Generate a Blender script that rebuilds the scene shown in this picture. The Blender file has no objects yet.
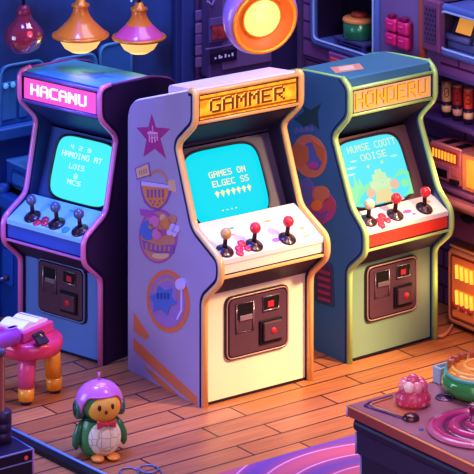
import bpy, math, random
from math import sin, cos, pi, radians, sqrt, atan2
from mathutils import Vector, Matrix
random.seed(7)
C = bpy.context.scene.collection

# ------------------------------------------------------------------ camera
FPX, TAN, ALPHA = 3000.0, 0.31, radians(36.5)
YH = 237 - FPX * TAN
H = (405 - YH) / 174.0
R = Vector((cos(ALPHA), -sin(ALPHA), 0)); F = Vector((sin(ALPHA), cos(ALPHA), 0))
cam = bpy.data.cameras.new('camera'); co = bpy.data.objects.new('camera', cam); C.objects.link(co)
cam.sensor_width = 36; cam.lens = 36 * FPX / 474; cam.shift_y = -FPX * TAN / 474
cam.clip_end = 200
co.location = (0, 0, H); co.rotation_euler = (pi / 2, 0, -ALPHA)
bpy.context.scene.camera = co

def ground(u, v, z=0.0):                      # measured point of the photo on a level at height z
    d = FPX * (H - z) / (v - YH)
    return R * ((u - 237) / FPX * d) + F * d + Vector((0, 0, z))
def upright(u, v, p0, yaw):                   # measured point on the upright plane through p0 with normal at yaw
    n = Vector((cos(yaw), sin(yaw), 0)); ray = R * ((u - 237) / FPX) + F
    d = n.dot(Vector((p0[0], p0[1], 0))) / n.dot(ray)
    p = ray * d; p.z = H - (v - YH) * d / FPX
    return p
def at_depth(u, v, d):
    p = R * ((u - 237) / FPX * d) + F * d; p.z = H - (v - YH) * d / FPX
    return p

# ------------------------------------------------------------------ materials
def lin(h):
    h = h.lstrip('#'); out = []
    for i in (0, 2, 4):
        c = int(h[i:i + 2], 16) / 255
        out.append(c / 12.92 if c <= .04045 else ((c + .055) / 1.055) ** 2.4)
    return (*out, 1)
MATS = {}
def mat(name, col, rough=.45, metal=0, emit=0, ecol=None, var=.035, nscale=3, alpha=1, spec=.4, coat=0):
    if name in MATS: return MATS[name]
    m = bpy.data.materials.new(name); m.use_nodes = True
    nt = m.node_tree; b = nt.nodes['Principled BSDF']
    c = lin(col)
    tc = nt.nodes.new('ShaderNodeTexCoord'); n = nt.nodes.new('ShaderNodeTexNoise')
    n.inputs['Scale'].default_value = nscale; n.inputs['Detail'].default_value = 3
    rp = nt.nodes.new('ShaderNodeValToRGB')
    rp.color_ramp.elements[0].position = .35; rp.color_ramp.elements[1].position = .65
    rp.color_ramp.elements[0].color = tuple(max(0, x * (1 - var)) for x in c[:3]) + (1,)
    rp.color_ramp.elements[1].color = tuple(min(1, x * (1 + var)) for x in c[:3]) + (1,)
    nt.links.new(tc.outputs['Object'], n.inputs['Vector']); nt.links.new(n.outputs['Fac'], rp.inputs['Fac'])
    nt.links.new(rp.outputs['Color'], b.inputs['Base Color'])
    b.inputs['Roughness'].default_value = rough; b.inputs['Metallic'].default_value = metal
    b.inputs['Specular IOR Level'].default_value = spec; b.inputs['Coat Weight'].default_value = coat
    if emit:
        if ecol: b.inputs['Emission Color'].default_value = lin(ecol)
        else: nt.links.new(rp.outputs['Color'], b.inputs['Emission Color'])
        b.inputs['Emission Strength'].default_value = emit
    if alpha < 1:
        b.inputs['Alpha'].default_value = alpha
    MATS[name] = m
    return m
def glass(name, col, alpha=.35):
    if name in MATS: return MATS[name]
    m = bpy.data.materials.new(name); m.use_nodes = True; nt = m.node_tree
    nt.nodes.remove(nt.nodes['Principled BSDF'])
    out = nt.nodes['Material Output']
    t = nt.nodes.new('ShaderNodeBsdfTransparent'); g = nt.nodes.new('ShaderNodeBsdfGlossy'); d = nt.nodes.new('ShaderNodeBsdfDiffuse')
    t.inputs[0].default_value = lin(col); d.inputs[0].default_value = lin(col); g.inputs['Roughness'].default_value = .08
    a = nt.nodes.new('ShaderNodeMixShader'); b = nt.nodes.new('ShaderNodeMixShader')
    fr = nt.nodes.new('ShaderNodeLayerWeight'); fr.inputs[0].default_value = .45
    a.inputs[0].default_value = alpha
    nt.links.new(t.outputs[0], a.inputs[1]); nt.links.new(d.outputs[0], a.inputs[2])
    nt.links.new(fr.outputs['Facing'], b.inputs[0]); nt.links.new(a.outputs[0], b.inputs[1]); nt.links.new(g.outputs[0], b.inputs[2])
    nt.links.new(b.outputs[0], out.inputs[0])
    MATS[name] = m; return m

# ------------------------------------------------------------------ mesh helpers
class MB:
    def __init__(s): s.v = []; s.f = []; s.sm = []
    def add(s, vs, fs, smooth=False, M=None):
        o = len(s.v)
        s.v += [tuple(M @ Vector(p)) if M else tuple(p) for p in vs]
        s.f += [tuple(i + o for i in f) for f in fs]; s.sm += [smooth] * len(fs)
        return s
    def box(s, x0, x1, y0, y1, z0, z1, M=None):
        return s.add([(x0,y0,z0),(x1,y0,z0),(x1,y1,z0),(x0,y1,z0),(x0,y0,z1),(x1,y0,z1),(x1,y1,z1),(x0,y1,z1)],
              [(0,3,2,1),(4,5,6,7),(0,1,5,4),(1,2,6,5),(2,3,7,6),(3,0,4,7)], False, M)
    def prism(s, pts, h0, h1, axis='x', M=None, smooth=False):   # polygon (a,b) extruded along axis
        def P(a, b, h): return {'x': (h, a, b), 'y': (a, h, b), 'z': (a, b, h)}[axis]
        n = len(pts)
        ar = sum(pts[i][0]*pts[(i+1)%n][1]-pts[(i+1)%n][0]*pts[i][1] for i in range(n))
        if ar < 0: pts = pts[::-1]
        if axis == 'y': pts = pts[::-1]
        vs = [P(a, b, h0) for a, b in pts] + [P(a, b, h1) for a, b in pts]
        fs = [tuple(range(n))[::-1], tuple(range(n, 2*n))] + [(i, (i+1) % n, n+(i+1) % n, n+i) for i in range(n)]
        s.add(vs, fs, False, M); return s
    def lathe(s, prof, seg=32, M=None, smooth=True, a0=0, a1=2*pi):
        full = abs(a1-a0-2*pi) < 1e-6
        k = seg if full else seg+1
        vs = []
        for r, z in prof:
            for i in range(k):
                a = a0+(a1-a0)*i/seg; vs.append((r*cos(a), r*sin(a), z))
        fs = []
        for j in range(len(prof)-1):
            for i in range(seg):
                i2 = (i+1) % k
                fs.append((j*k+i, j*k+i2, (j+1)*k+i2, (j+1)*k+i))
        return s.add(vs, fs, smooth, M)
    def ball(s, c, r, seg=20, rings=12, M=None):
        if not hasattr(r, '__len__'): r = (r, r, r)
        T = Matrix.Translation(c) @ Matrix.Diagonal((*r, 1))
        if M: T = M @ T
        return s.lathe([(max(1e-4, sin(pi*i/rings)), -cos(pi*i/rings)) for i in range(rings+1)], seg, T)
    def cyl(s, c, r, z0, z1, seg=24, M=None, r2=None, bev=0):
        r2 = r if r2 is None else r2
        T = Matrix.Translation((c[0], c[1], 0))
        if M: T = M @ T
        if bev: p = [(1e-4,z0),(r-bev,z0),(r,z0+bev),(r2,z1-bev),(r2-bev,z1),(1e-4,z1)]
        else: p = [(1e-4,z0),(r,z0),(r,z0),(r2,z1),(r2,z1),(1e-4,z1)]
        return s.lathe(p, seg, T)
    def tube(s, pts, r, seg=10, closed=False, M=None, caps=True):
        pts = [Vector(p) for p in pts]; n = len(pts); vs = []; fs = []
        up = None
        for i, p in enumerate(pts):
            if closed: t = pts[(i+1) % n]-pts[i-1]
            else: t = pts[min(i+1, n-1)]-pts[max(i-1, 0)]
            t.normalize()
            if up is None:
                up = Vector((0, 0, 1)) if abs(t.z) < .9 else Vector((1, 0, 0))
            a = (up - t*up.dot(t)).normalized(); b = t.cross(a); up = a
            rr = r[i] if hasattr(r, '__len__') else r
            for k in range(seg):
                an = 2*pi*k/seg; vs.append(p+a*cos(an)*rr+b*sin(an)*rr)
        m = n if closed else n-1
        for i in range(m):
            j = (i+1) % n
            for k in range(seg): fs.append((i*seg+k, i*seg+(k+1) % seg, j*seg+(k+1) % seg, j*seg+k))
        if caps and not closed:
            fs.append(tuple(range(seg))[::-1]); fs.append(tuple(range((n-1)*seg, n*seg)))
        return s.add(vs, fs, True, M)
def part(name, mb, m, parent=None, bevel=0, off=None):
    me = bpy.data.meshes.new(name)
    v = mb.v
    if off: v = [(p[0]+off[0], p[1]+off[1], p[2]+off[2]) for p in v]
    me.from_pydata(v, [], mb.f); me.update()
    for p, sflag in zip(me.polygons, mb.sm): p.use_smooth = sflag
    o = bpy.data.objects.new(name, me); C.objects.link(o)
    me.materials.append(m)
    if parent: o.parent = parent
    if bevel:
        b = o.modifiers.new('bevel', 'BEVEL'); b.width = bevel; b.segments = 3; b.limit_method = 'ANGLE'; b.angle_limit = radians(40)
    return o
def empty(name, loc, rz=0, label=None, cat=None, group=None):
    o = bpy.data.objects.new(name, None); C.objects.link(o); o.location = loc; o.rotation_euler = (0, 0, rz)
    o.empty_display_size = .1
    return tag(o, label, cat, group)
def tag(o, label=None, cat=None, group=None, kind=None):
    if label: o['label'] = label
    if cat: o['category'] = cat
    if group: o['group'] = group
    if kind: o['kind'] = kind
    return o
def struct(name, mb, m, bevel=0, parent=None):
    o = part(name, mb, m, parent, bevel)
    if not parent: o['kind'] = 'structure'
    return o
def rnd(pts, r, closed=False, seg=5):        # round the corners of a 2-D path
    out = []; n = len(pts)
    for i, p in enumerate(pts):
        if not closed and i in (0, n-1): out.append(tuple(p)); continue
        p = Vector(p); a = Vector(pts[i-1]); b = Vector(pts[(i+1) % n])
        la, lb = (a-p).length, (b-p).length
        k = min(r, la*.48, lb*.48)
        s, e = p+(a-p)*(k/la), p+(b-p)*(k/lb)
        for j in range(seg+1):
            t = j/seg; q = s*(1-t)**2+p*2*t*(1-t)+e*t*t; out.append((q.x, q.y))
    return out
def shift2(pts, d):                          # the same 2-D path moved sideways
    out = []
    for i, p in enumerate(pts):
        a = Vector(pts[max(i-1, 0)]); b = Vector(pts[min(i+1, len(pts)-1)]); t = (b-a)
        if t.length < 1e-9: continue
        t.normalize(); out.append((p[0]+t.y*d, p[1]-t.x*d))
    return out
def rrect(x0, x1, y0, y1, r): return rnd([(x0, y0), (x1, y0), (x1, y1), (x0, y1)], r, True, 4)
def circ(cx, cy, rx, ry=None, n=20, rot=0):
    ry = ry or rx
    return [(cx+rx*cos(2*pi*i/n)*cos(rot)-ry*sin(2*pi*i/n)*sin(rot), cy+rx*cos(2*pi*i/n)*sin(rot)+ry*sin(2*pi*i/n)*cos(rot)) for i in range(n)]

# pixel lettering, five wide and seven high
FONT = {'A':'01110 10001 10001 11111 10001 10001 10001','B':'11110 10001 11110 10001 10001 10001 11110','C':'01111 10000 10000 10000 10000 10000 01111',
'D':'11110 10001 10001 10001 10001 10001 11110','E':'11111 10000 10000 11110 10000 10000 11111','G':'01111 10000 10000 10011 10001 10001 01111',
'H':'10001 10001 10001 11111 10001 10001 10001','I':'01110 00100 00100 00100 00100 00100 01110','L':'10000 10000 10000 10000 10000 10000 11111',
'M':'10001 11011 10101 10101 10001 10001 10001','N':'10001 11001 10101 10101 10011 10001 10001','O':'01110 10001 10001 10001 10001 10001 01110',
'R':'11110 10001 10001 11110 10100 10010 10001','S':'01111 10000 10000 01110 00001 00001 11110','T':'11111 00100 00100 00100 00100 00100 00100',
'U':'10001 10001 10001 10001 10001 10001 01110','V':'10001 10001 10001 10001 10001 01010 00100','W':'10001 10001 10001 10101 10101 11011 10001',
'Y':'10001 10001 01010 00100 00100 00100 00100','0':'01110 10001 10011 10101 11001 10001 01110','1':'00100 01100 00100 00100 00100 00100 01110',
'3':'11110 00001 00001 01110 00001 00001 11110','4':'10010 10010 10010 11111 00010 00010 00010','2':'11110 00001 00001 01110 10000 10000 11111','8':'01110 10001 10001 01110 10001 10001 01110',
'*':'00100 01110 11111 01110 01110 00100 00100','.':'00000 00000 00000 00000 00000 01100 01100',' ':'00000 00000 00000 00000 00000 00000 00000'}
def text_quads(mb, s, cx, cy, w, h, fn, th=.004, adv=6.0):
    n = len(s); cw = w/(n*adv-1); ch = h/7
    for i, c in enumerate(s):
        rows = FONT[c].split()
        for r, row in enumerate(rows):
            k = 0
            while k < 5:
                if row[k] == '1':
                    k2 = k
                    while k2 < 5 and row[k2] == '1': k2 += 1
                    x0 = cx-w/2+(i*adv+k)*cw; x1 = cx-w/2+(i*adv+k2)*cw
                    y1 = cy+h/2-r*ch; y0 = y1-ch*1.04
                    q = [(x0,y0),(x1,y0),(x1,y1),(x0,y1)]
                    mb.add([fn(a,b,0) for a,b in q]+[fn(a,b,th) for a,b in q],
                           [(4,5,6,7),(0,1,5,4),(1,2,6,5),(2,3,7,6),(3,0,4,7)])
                    k = k2
                else: k += 1
    return mb

# ------------------------------------------------------------------ room
XW, YW = 12.35, 16.0
def wr(u, v, x=XW):
    p = upright(u, v, (x, 0), 0); return p.y, p.z
def wl(u, v, y=YW):
    p = upright(u, v, (0, y), pi/2); return p.x, p.z

def plank_mat():
    m = bpy.data.materials.new('floor planks'); m.use_nodes = True; nt = m.node_tree; b = nt.nodes['Principled BSDF']
    tc = nt.nodes.new('ShaderNodeTexCoord'); br = nt.nodes.new('ShaderNodeTexBrick')
    br.offset = .37; br.inputs['Scale'].default_value = 1; br.inputs['Brick Width'].default_value = .85; br.inputs['Row Height'].default_value = .165
    br.inputs['Mortar Size'].default_value = .006; br.inputs['Mortar Smooth'].default_value = .1; br.inputs['Bias'].default_value = 0
    br.inputs['Color1'].default_value = lin('#c48250'); br.inputs['Color2'].default_value = lin('#a86a42'); br.inputs['Mortar'].default_value = lin('#33162a')
    mp = nt.nodes.new('ShaderNodeMapping'); mp.inputs['Scale'].default_value = (1.2, 26, 1)
    n = nt.nodes.new('ShaderNodeTexNoise'); n.inputs['Scale'].default_value = 2.2; n.inputs['Detail'].default_value = 4
    mx = nt.nodes.new('ShaderNodeMix'); mx.data_type = 'RGBA'; mx.blend_type = 'MULTIPLY'
    rp = nt.nodes.new('ShaderNodeValToRGB'); rp.color_ramp.elements[0].color = (.72,.68,.7,1); rp.color_ramp.elements[1].color = (1.12,1.1,1.08,1)
    rp.color_ramp.elements[0].position = .3; rp.color_ramp.elements[1].position = .7
    nt.links.new(tc.outputs['Object'], br.inputs['Vector']); nt.links.new(tc.outputs['Object'], mp.inputs['Vector']); nt.links.new(mp.outputs[0], n.inputs['Vector'])
    nt.links.new(n.outputs['Fac'], rp.inputs['Fac']); nt.links.new(br.outputs['Color'], mx.inputs['A']); nt.links.new(rp.outputs['Color'], mx.inputs['B'])
    mx.inputs['Factor'].default_value = 1
    nt.links.new(mx.outputs['Result'], b.inputs['Base Color']); b.inputs['Roughness'].default_value = .38
    bp = nt.nodes.new('ShaderNodeBump'); bp.inputs['Strength'].default_value = .35; bp.inputs['Distance'].default_value = .01; bp.invert = True
    nt.links.new(br.outputs['Fac'], bp.inputs['Height']); nt.links.new(bp.outputs[0], b.inputs['Normal'])
    return m
def brick_mat(name, c1, c2, mo, bw, rh, ms=.008, rough=.6):
    m = bpy.data.materials.new(name); m.use_nodes = True; nt = m.node_tree; b = nt.nodes['Principled BSDF']
    tc = nt.nodes.new('ShaderNodeTexCoord'); mp = nt.nodes.new('ShaderNodeMapping'); mp.inputs['Rotation'].default_value = (0, 0, 0)
    sx = nt.nodes.new('ShaderNodeSeparateXYZ'); cx = nt.nodes.new('ShaderNodeCombineXYZ')
    nt.links.new(tc.outputs['Object'], sx.inputs[0]); nt.links.new(sx.outputs['Y'], cx.inputs['X']); nt.links.new(sx.outputs['Z'], cx.inputs['Y'])
    br = nt.nodes.new('ShaderNodeTexBrick'); br.inputs['Scale'].default_value = 1
    br.inputs['Brick Width'].default_value = bw; br.inputs['Row Height'].default_value = rh; br.inputs['Mortar Size'].default_value = ms
    br.inputs['Color1'].default_value = lin(c1); br.inputs['Color2'].default_value = lin(c2); br.inputs['Mortar'].default_value = lin(mo)
    nt.links.new(cx.outputs[0], br.inputs['Vector']); nt.links.new(br.outputs['Color'], b.inputs['Base Color'])
    b.inputs['Roughness'].default_value = rough
    return m
def star_mat():
    m = bpy.data.materials.new('starry wall paint'); m.use_nodes = True; nt = m.node_tree; b = nt.nodes['Principled BSDF']
    tc = nt.nodes.new('ShaderNodeTexCoord')
    vo = nt.nodes.new('ShaderNodeTexVoronoi'); vo.inputs['Scale'].default_value = 7; vo.inputs['Randomness'].default_value = 1
    rp = nt.nodes.new('ShaderNodeValToRGB'); rp.color_ramp.elements[0].position = .045; rp.color_ramp.elements[0].color = (1,1,1,1)
    rp.color_ramp.elements[1].position = .075; rp.color_ramp.elements[1].color = (0,0,0,1)
    n = nt.nodes.new('ShaderNodeTexNoise'); n.inputs['Scale'].default_value = 2.3
    r2 = nt.nodes.new('ShaderNodeValToRGB'); r2.color_ramp.elements[0].color = lin('#121a44'); r2.color_ramp.elements[1].color = lin('#22408c')
    r2.color_ramp.elements[0].position = .35; r2.color_ramp.elements[1].position = .7
    mx = nt.nodes.new('ShaderNodeMix'); mx.data_type = 'RGBA'
    mx.inputs['B'].default_value = lin('#b9cfff')
    mpv = nt.nodes.new('ShaderNodeMapping'); mpv.inputs['Scale'].default_value = (1, 0, 1); nt.links.new(tc.outputs['Object'], mpv.inputs['Vector']); nt.links.new(mpv.outputs[0], vo.inputs['Vector']); nt.links.new(tc.outputs['Object'], n.inputs['Vector'])
    nt.links.new(vo.outputs['Distance'], rp.inputs['Fac']); nt.links.new(rp.outputs['Color'], mx.inputs['Factor'])
    nt.links.new(n.outputs['Fac'], r2.inputs['Fac']); nt.links.new(r2.outputs['Color'], mx.inputs['A'])
    nt.links.new(mx.outputs['Result'], b.inputs['Base Color']); b.inputs['Roughness'].default_value = .8
    nt.links.new(mx.outputs['Result'], b.inputs['Emission Color']); b.inputs['Emission Strength'].default_value = .38  # paint glows faintly so the whole wall looks lit
    return m
WALLZ = 2.7
M_BRICK = brick_mat('purple wall brick', '#8a5c9c', '#7a5092', '#3e2856', .42, .115)
struct('floor', MB().box(6.5, XW+.12, 9.5, YW+.12, -.1, 0), plank_mat())
struct('wall_left', MB().box(6.5, XW+.12, YW, YW+.12, 0, WALLZ), star_mat())
struct('wall_right', MB().box(XW, XW+.12, 12.3, YW, 0, WALLZ), M_BRICK)

M_navy = mat('navy panel', '#244a90', .5); M_bluepanel = mat('blue panel', '#3a72c0', .45)
M_blueedge = mat('blue edge', '#4f8fd0', .35); M_dark = mat('dark plum', '#1c1130', .5)
M_pillar = mat('indigo pillar', '#2b3a7c', .5); M_plum = mat('plum panel', '#7a64a0', .5); M_plum2 = mat('deep plum panel', '#5e4c8c', .5)
M_bluepanel2 = mat('slate indigo', '#3a4a96', .45)
M_bluelight = mat('pale blue bulb', '#60a8e0', .3, emit=.5)
# corner pillar
xp0, xp1, xp2 = wl(171, 40)[0], wl(191, 40)[0], wl(176, 40)[0]
struct('trim_1', MB().box(xp0, xp1, YW-.06, YW, 0, WALLZ), M_pillar, .012)
struct('trim_2', MB().box(xp2, xp1-.03, YW-.075, YW-.055, 0, WALLZ), M_bluepanel2, .006)
struct('trim_4', MB().box(xp1+.002, XW-.002, YW-.03, YW, 0, WALLZ), M_plum2)
struct('trim_5', MB().box(XW-.05, XW, YW-.09, YW-.03, 0, WALLZ), M_plum, .008)
# lower part of the starry wall: ledge, dark base, round-cornered panels
x0, zled = wl(20, 128); zlt = wl(20, 121)[1]
struct('trim_3', MB().box(6.6, xp0-.002, YW-.10, YW, zled-.03, zlt), M_bluepanel, .012)
struct('baseboard_left', MB().box(6.6, xp0-.002, YW-.05, YW, 0, zled-.03), M_navy)
# wall panels with a row of little lights
def wall_panel(u0, u1, vt, label, lights):
    xa, zt = wl(u0, vt); xb, _ = wl(u1, vt); zb = zlt+.005
    e = empty('wall_panel', ((xa+xb)/2, YW, zb), 0, label, 'panel', 'round-cornered panels on the starry wall')
    w = (xb-xa)/2; h = zt-zb
    pts = rnd([(-w, 0), (-w, h), (w, h), (w, 0)], .07, False, 5)
    part('panel_face', MB().prism(pts, -.035, -.002, 'y'), M_bluepanel, e)
    part('panel_edge', MB().tube([(a, -.035, b) for a, b in pts], .011, 8), M_blueedge, e)
    for (a, b, s) in lights:
        xl = wl(a, b)[0]-(xa+xb)/2
        part('light_strip', MB().box(xl-.028, xl+.028, -.045, -.03, .03, h-.10), M_blueedge, e, .006)
        part('wall_light', MB().ball((xl, -.045, h-.12), .018), M_bluelight, e)
wall_panel(-2, 41, 66, 'blue round-cornered wall panel with little lights beneath the red pendant', [(2,75,1),(9,74,1),(20,73,1),(34,70,1)])
wall_panel(47, 93, 60, 'blue round-cornered wall panel beneath the all-orange pendant lamp', [])
wall_panel(97, 128, 45, 'tall blue round-cornered wall panel behind the pink-rimmed pendant', [])

# ------------------------------------------------------------------ arcade cabinets
M_goldtrim = mat('gold trim', '#ffc878', .3, .05, coat=.5); M_greentrim = mat('green trim', '#b8e888', .3, .1, coat=.5); M_pinktrim = mat('pink trim', '#e484c4', .3, .1, coat=.5)
M_inner = mat('dark inner panel', '#3a2c4e', .5); M_bezel = mat('bezel grey', '#4a4460', .4)
M_door = mat('coin door brown', '#5d3f4c', .4); M_doorrim = mat('coin door rim', '#2f1e2e', .35, coat=.3); M_hole = mat('black hole', '#120a16', .6)
M_hood = mat('hood plum', '#2c1e38', .6)
M_ink = mat('dark edging', '#21122b', .5)
M_steel = mat('worn steel', '#b0a3a6', .3, .7); M_redglow = mat('red glow', '#b42c3c', .4, emit=.12)
M_stickbase = mat('stick base', '#3a2030', .35, coat=.4); M_shaft = mat('stick shaft', '#4a3440', .25, .6)
M_redball = mat('red ball', '#e23a48', .2, coat=.6); M_goldball = mat('gold ball', '#d8a860', .25, coat=.6); M_creamball = mat('cream ball', '#e2d8b4', .25, coat=.6); M_navyball = mat('slate ball', '#606c90', .2, coat=.6)
M_redbtn = mat('red button', '#d84058', .25, coat=.5); M_pinkbtn = mat('pink button', '#e070c0', .3); M_bluebtn = mat('blue button', '#50a0e0', .3); M_teal = mat('teal mark', '#6cc0b0', .4); M_tanmark = mat('tan mark', '#d0b080', .4)

def cabinet(fl, yaw, W, s, name, label, top, D, cols, marquee, balls, extra, mq_=.05, no=.24, jo=.085, tp_=None, cz=0, cb=0):
    BASEPROF = [(0,0),(0,.625+cz+cb),(-.165,.765+cz+cb),(-.165,.885+cz),(jo,1.005+cz),(no,1.43),(no-.02,1.475),(mq_,1.605),(mq_,1.79)]
    dj = jo-.085; dq = mq_-.05
    SCR0, SCR1 = (.165+dj, .93), (.36+(no-.24), 1.375)
    e = empty(name, fl + Matrix.Rotation(yaw, 3, 'Z') @ Vector((W/2, D/2, 0)), yaw, label, 'arcade machine', 'upright arcade machines')
    off = (-W/2, -D/2, 0)
    S = lambda pts: [(a*s, b*s) for a, b in pts]
    prof = S(BASEPROF); topp = S(top)
    T = .034
    outline = rnd(prof[1:] + topp[:1], .05*s, False, 5) + rnd([topp[0]] + topp[1:] + [(D, 0)], .11*s, False, 7)[1:-1]
    poly = [prof[0]] + outline + [(D, 0)]
    P = lambda n, mb, m, par=e, bev=0: part(n, mb, m, par, bev, off if par is e else None)
    for x in (0, W-T):
        P('side_panel', MB().prism(poly, x, x+T, 'x'), cols['side'])
        fr = rnd(prof + [topp[0]], .05*s, False, 5)
        P('edge_trim', MB().tube([(x+T/2, a-.004, b) for a, b in fr], .0185*s+.001, 10), cols['trim'])
        ins_ = shift2(fr, .0175*s)
        P('trim_gasket', MB().tube([(x+T/2, a, b) for a, b in ins_], .0205*s, 8), M_ink)
        bk = rnd(topp + [(D, 0.01)], .11*s, False, 7)
        P('edge_strip', MB().tube([(x+T/2, a, b) for a, b in bk], .009, 8), cols['strip'])
    xi0, xi1 = T, W-T
    P('front_panel', MB().box(xi0, xi1, .022*s, .05*s, .012, .70*s), cols['front'], e, .003)
    P('back_panel', MB().box(xi0, xi1, D-.04, D-.012, .01, topp[-1][1]-.02), M_inner)
    topq = S(tp_ or top[:2])
    tp = [((mq_+.03)*s, topq[0][1]-.006)] + topq + [(topq[1][0]+.012, topq[1][1]-.015), (topq[1][0]+.012, topq[1][1]-.15), ((mq_+.03)*s, topq[0][1]-.06)]
    P('top_panel', MB().prism(tp, xi0, xi1, 'x'), cols['top'])
    P('rear_slope', MB().prism([topq[1], (topq[1][0], topp[1][1]-.12), (D-.04, topp[-1][1]-.12), (D-.02, topp[-1][1]-.02), (topp[1][0], topp[1][1]-.02)], xi0, xi1, 'x'), M_inner) if len(topp) > 2 else P('rear_slope', MB().prism([(topq[1][0], topq[1][1]-.13), (D-.05, topp[-1][1]-.03), (D-.05, topp[-1][1]-.2), (topq[1][0], topp[-1][1]-.2)], xi0, xi1, 'x'), M_inner)
    # control panel
    deck = S([(-.150,.775+cz+cb),(-.150,.872+cz),(.10+dj,.992+dj*.48+cz),(.10+dj,.95+cz),(.06,.80+cz+cb)])
    P('control_panel', MB().prism(deck, xi0, xi1, 'x'), cols['deckfront'], e, .004)
    dz = lambda y: (.872+cz)*s+(y+.150*s)*.48
    dk = [(-.156*s, dz(-.156*s)+.001), ((.115+dj)*s, dz((.115+dj)*s)+.001)]
    P('control_deck', MB().prism([(dk[0][0], dk[0][1]-.018), dk[0], (dk[0][0], dk[0][1]+.010), (dk[1][0], dk[1][1]+.010), dk[1]], xi0, xi1, 'x'), cols['deck'])
    P('control_edge', MB().box(xi0, xi1, -.163*s, -.148*s, (.770+cz+cb)*s, (.786+cz+cb)*s), cols['trim'], e, .004)
    th = math.atan(.48)
    def onface(x, y): return Matrix.Translation((x*W+off[0], y*s+off[1], dz(y*s)+.010)) @ Matrix.Rotation(th, 4, 'X')
    for (a, b, r_) in ((-.152*s, (.855+cz)*s, .0042), (-.151*s, (.792+cz+cb)*s, .0035)): P('deck_seam', MB().tube([(xi0, a, b), (xi1, a, b)], r_, 6), M_ink)
    P('base_seam', MB().box(xi0, xi1, .016*s, .03*s, 0, .014), M_ink)
    P('under_panel', MB().prism(S([(-.15,.776+cz+cb),(.03,.62+cz+cb),(.06,.80+cz+cb)]), xi0, xi1, 'x'), M_inner)
    for (x, y), bm_ in zip(extra.get('sticks', [(.112,-.10),(.37,-.105),(.665,-.11)]), balls):
        T4 = onface(x, y); p = Vector(T4.translation)
        j = part('joystick', MB().lathe([(1e-4,0),(.052,0),(.054,.006),(.048,.012),(.026,.016),(.022,.026),(1e-4,.028)], 28, T4), M_stickbase, e)
        tip = p + Vector((0, -.012, .105))
        part('joystick_shaft', MB().tube([p+Vector((0,0,.01)), p+Vector((0,-.004,.05)), tip], [.017,.013,.012], 12), M_shaft, j)
        part('joystick_ball', MB().ball(tip, .033), bm_, j)
    for x, y, m, rr in extra['buttons']:
        part('button', MB().lathe([(rr*1.12,0),(rr*1.12,.005),(rr,.008),(rr*.9,.012),(1e-4,.013)], 20, onface(x, y)), m, e)
    for x, y, m, rx, ry in extra['marks']:
        mk = MB().prism(circ(0, 0, rx, ry), 0, .002, 'z', onface(x, y)); part('deck_mark', mk, m, e)
    # coin door
    cx0, cx1, cz0, cz1 = W*.215, W*.79, .225*s, .595*s; yf = .022*s
    d = P('coin_door', MB().prism(rrect(cx0, cx1, cz0, cz1, .05*s), yf-.016, yf+.004, 'y'), M_doorrim, e, .004)
    def C_(n, mb, m, bev=0): return part(n, mb, m, d, bev, off)
    C_('door_plate', MB().prism(rrect(cx0+.022, cx1-.022, cz0+.022, cz1-.022, .035*s), yf-.024, yf-.010, 'y'), M_door, .003)
    dr = rrect(cx0+.010, cx1-.010, cz0+.010, cz1-.010, .043*s)
    C_('door_border', MB().tube([(a, yf-.017, b) for a, b in dr], .0045, 8, True), cols['doorline'])
    fx = lambda t: cx0+(cx1-cx0)*t; fz = lambda t: cz1-(cz1-cz0)*t
    y1 = yf-.024
    C_('coin_slot', MB().box(fx(.17), fx(.40), y1-.004, y1+.004, fz(.37), fz(.15)), M_hole)
    C_('coin_plate', MB().box(fx(.20), fx(.40), y1-.010, y1, fz(.40), fz(.32)), M_steel, .003)
    C_('slot_frame', MB().tube([(fx(a), y1-.004, fz(b)) for a, b in ((.15,.13),(.42,.13),(.42,.58),(.15,.58))], .005, 8, True), M_steel)
    C_('coin_window', MB().box(fx(.58), fx(.81), y1-.004, y1+.004, fz(.32), fz(.12)), M_hole)
    C_('window_frame', MB().tube([(fx(a), y1-.004, fz(b)) for a, b in ((.57,.11),(.82,.11),(.82,.33),(.57,.33))], .006, 8, True), M_steel)
    C_('coin_light', MB().box(fx(.64), fx(.74), y1-.008, y1, fz(.29), fz(.19)), M_redglow, .003)
    C_('button_frame', MB().box(fx(.51), fx(.86), y1-.012, y1, fz(.85), fz(.47)), M_hole, .008)
    C_('return_button', MB().box(fx(.55), fx(.84), y1-.030, y1, fz(.79), fz(.50)), M_door, .008)
    C_('return_light', MB().lathe([(.020,0),(.019,.004),(1e-4,.005)], 20, Matrix.Translation((fx(.70), y1-.029, fz(.645))) @ Matrix.Rotation(pi/2, 4, 'X')), M_redglow)
    # dark hollow round the screen
    for x in (xi0, xi1-.006): P('inner_lining', MB().prism(S([(jo+.015,.995),(no+.01,1.425),(no-.01,1.47),(mq_+.03,1.585),(.50,1.585),(.44,.95),(jo+.015,.95)]), x, x+.006, 'x'), cols.get('inner', M_inner))
    P('speaker_panel', MB().prism(S([(mq_+.015,1.605),(mq_+.015,1.585),(no+.16,1.37),(no+.20,1.40),(no,1.605)]), xi0+.006, xi1-.006, 'x'), cols.get('hood', M_hood))
    (ya, za), (yb, zb) = S([SCR0, SCR1])
    up = Vector((0, yb-ya, zb-za)); hh = up.length; up.normalize(); nrm = Vector((0, -up.z, up.y))
    org = Vector((W/2, (ya+yb)/2, (za+zb)/2)) + Vector(off)
    def on(a, b, t): return org + Vector((a, 0, 0)) + up*b + nrm*t
    w2 = W/2-T-.006; h2 = hh/2
    rect = [(-w2,-h2),(w2,-h2),(w2,h2),(-w2,h2)]
    sw, sh = W*extra.get('sw', .345), hh*.445; sx = extra.get('sx', -.02)*W
    ins = [(sx+1.04*a, 1.04*b) for a, b in rrect(-sw, sw, -sh, sh, .07*s)]
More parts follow.
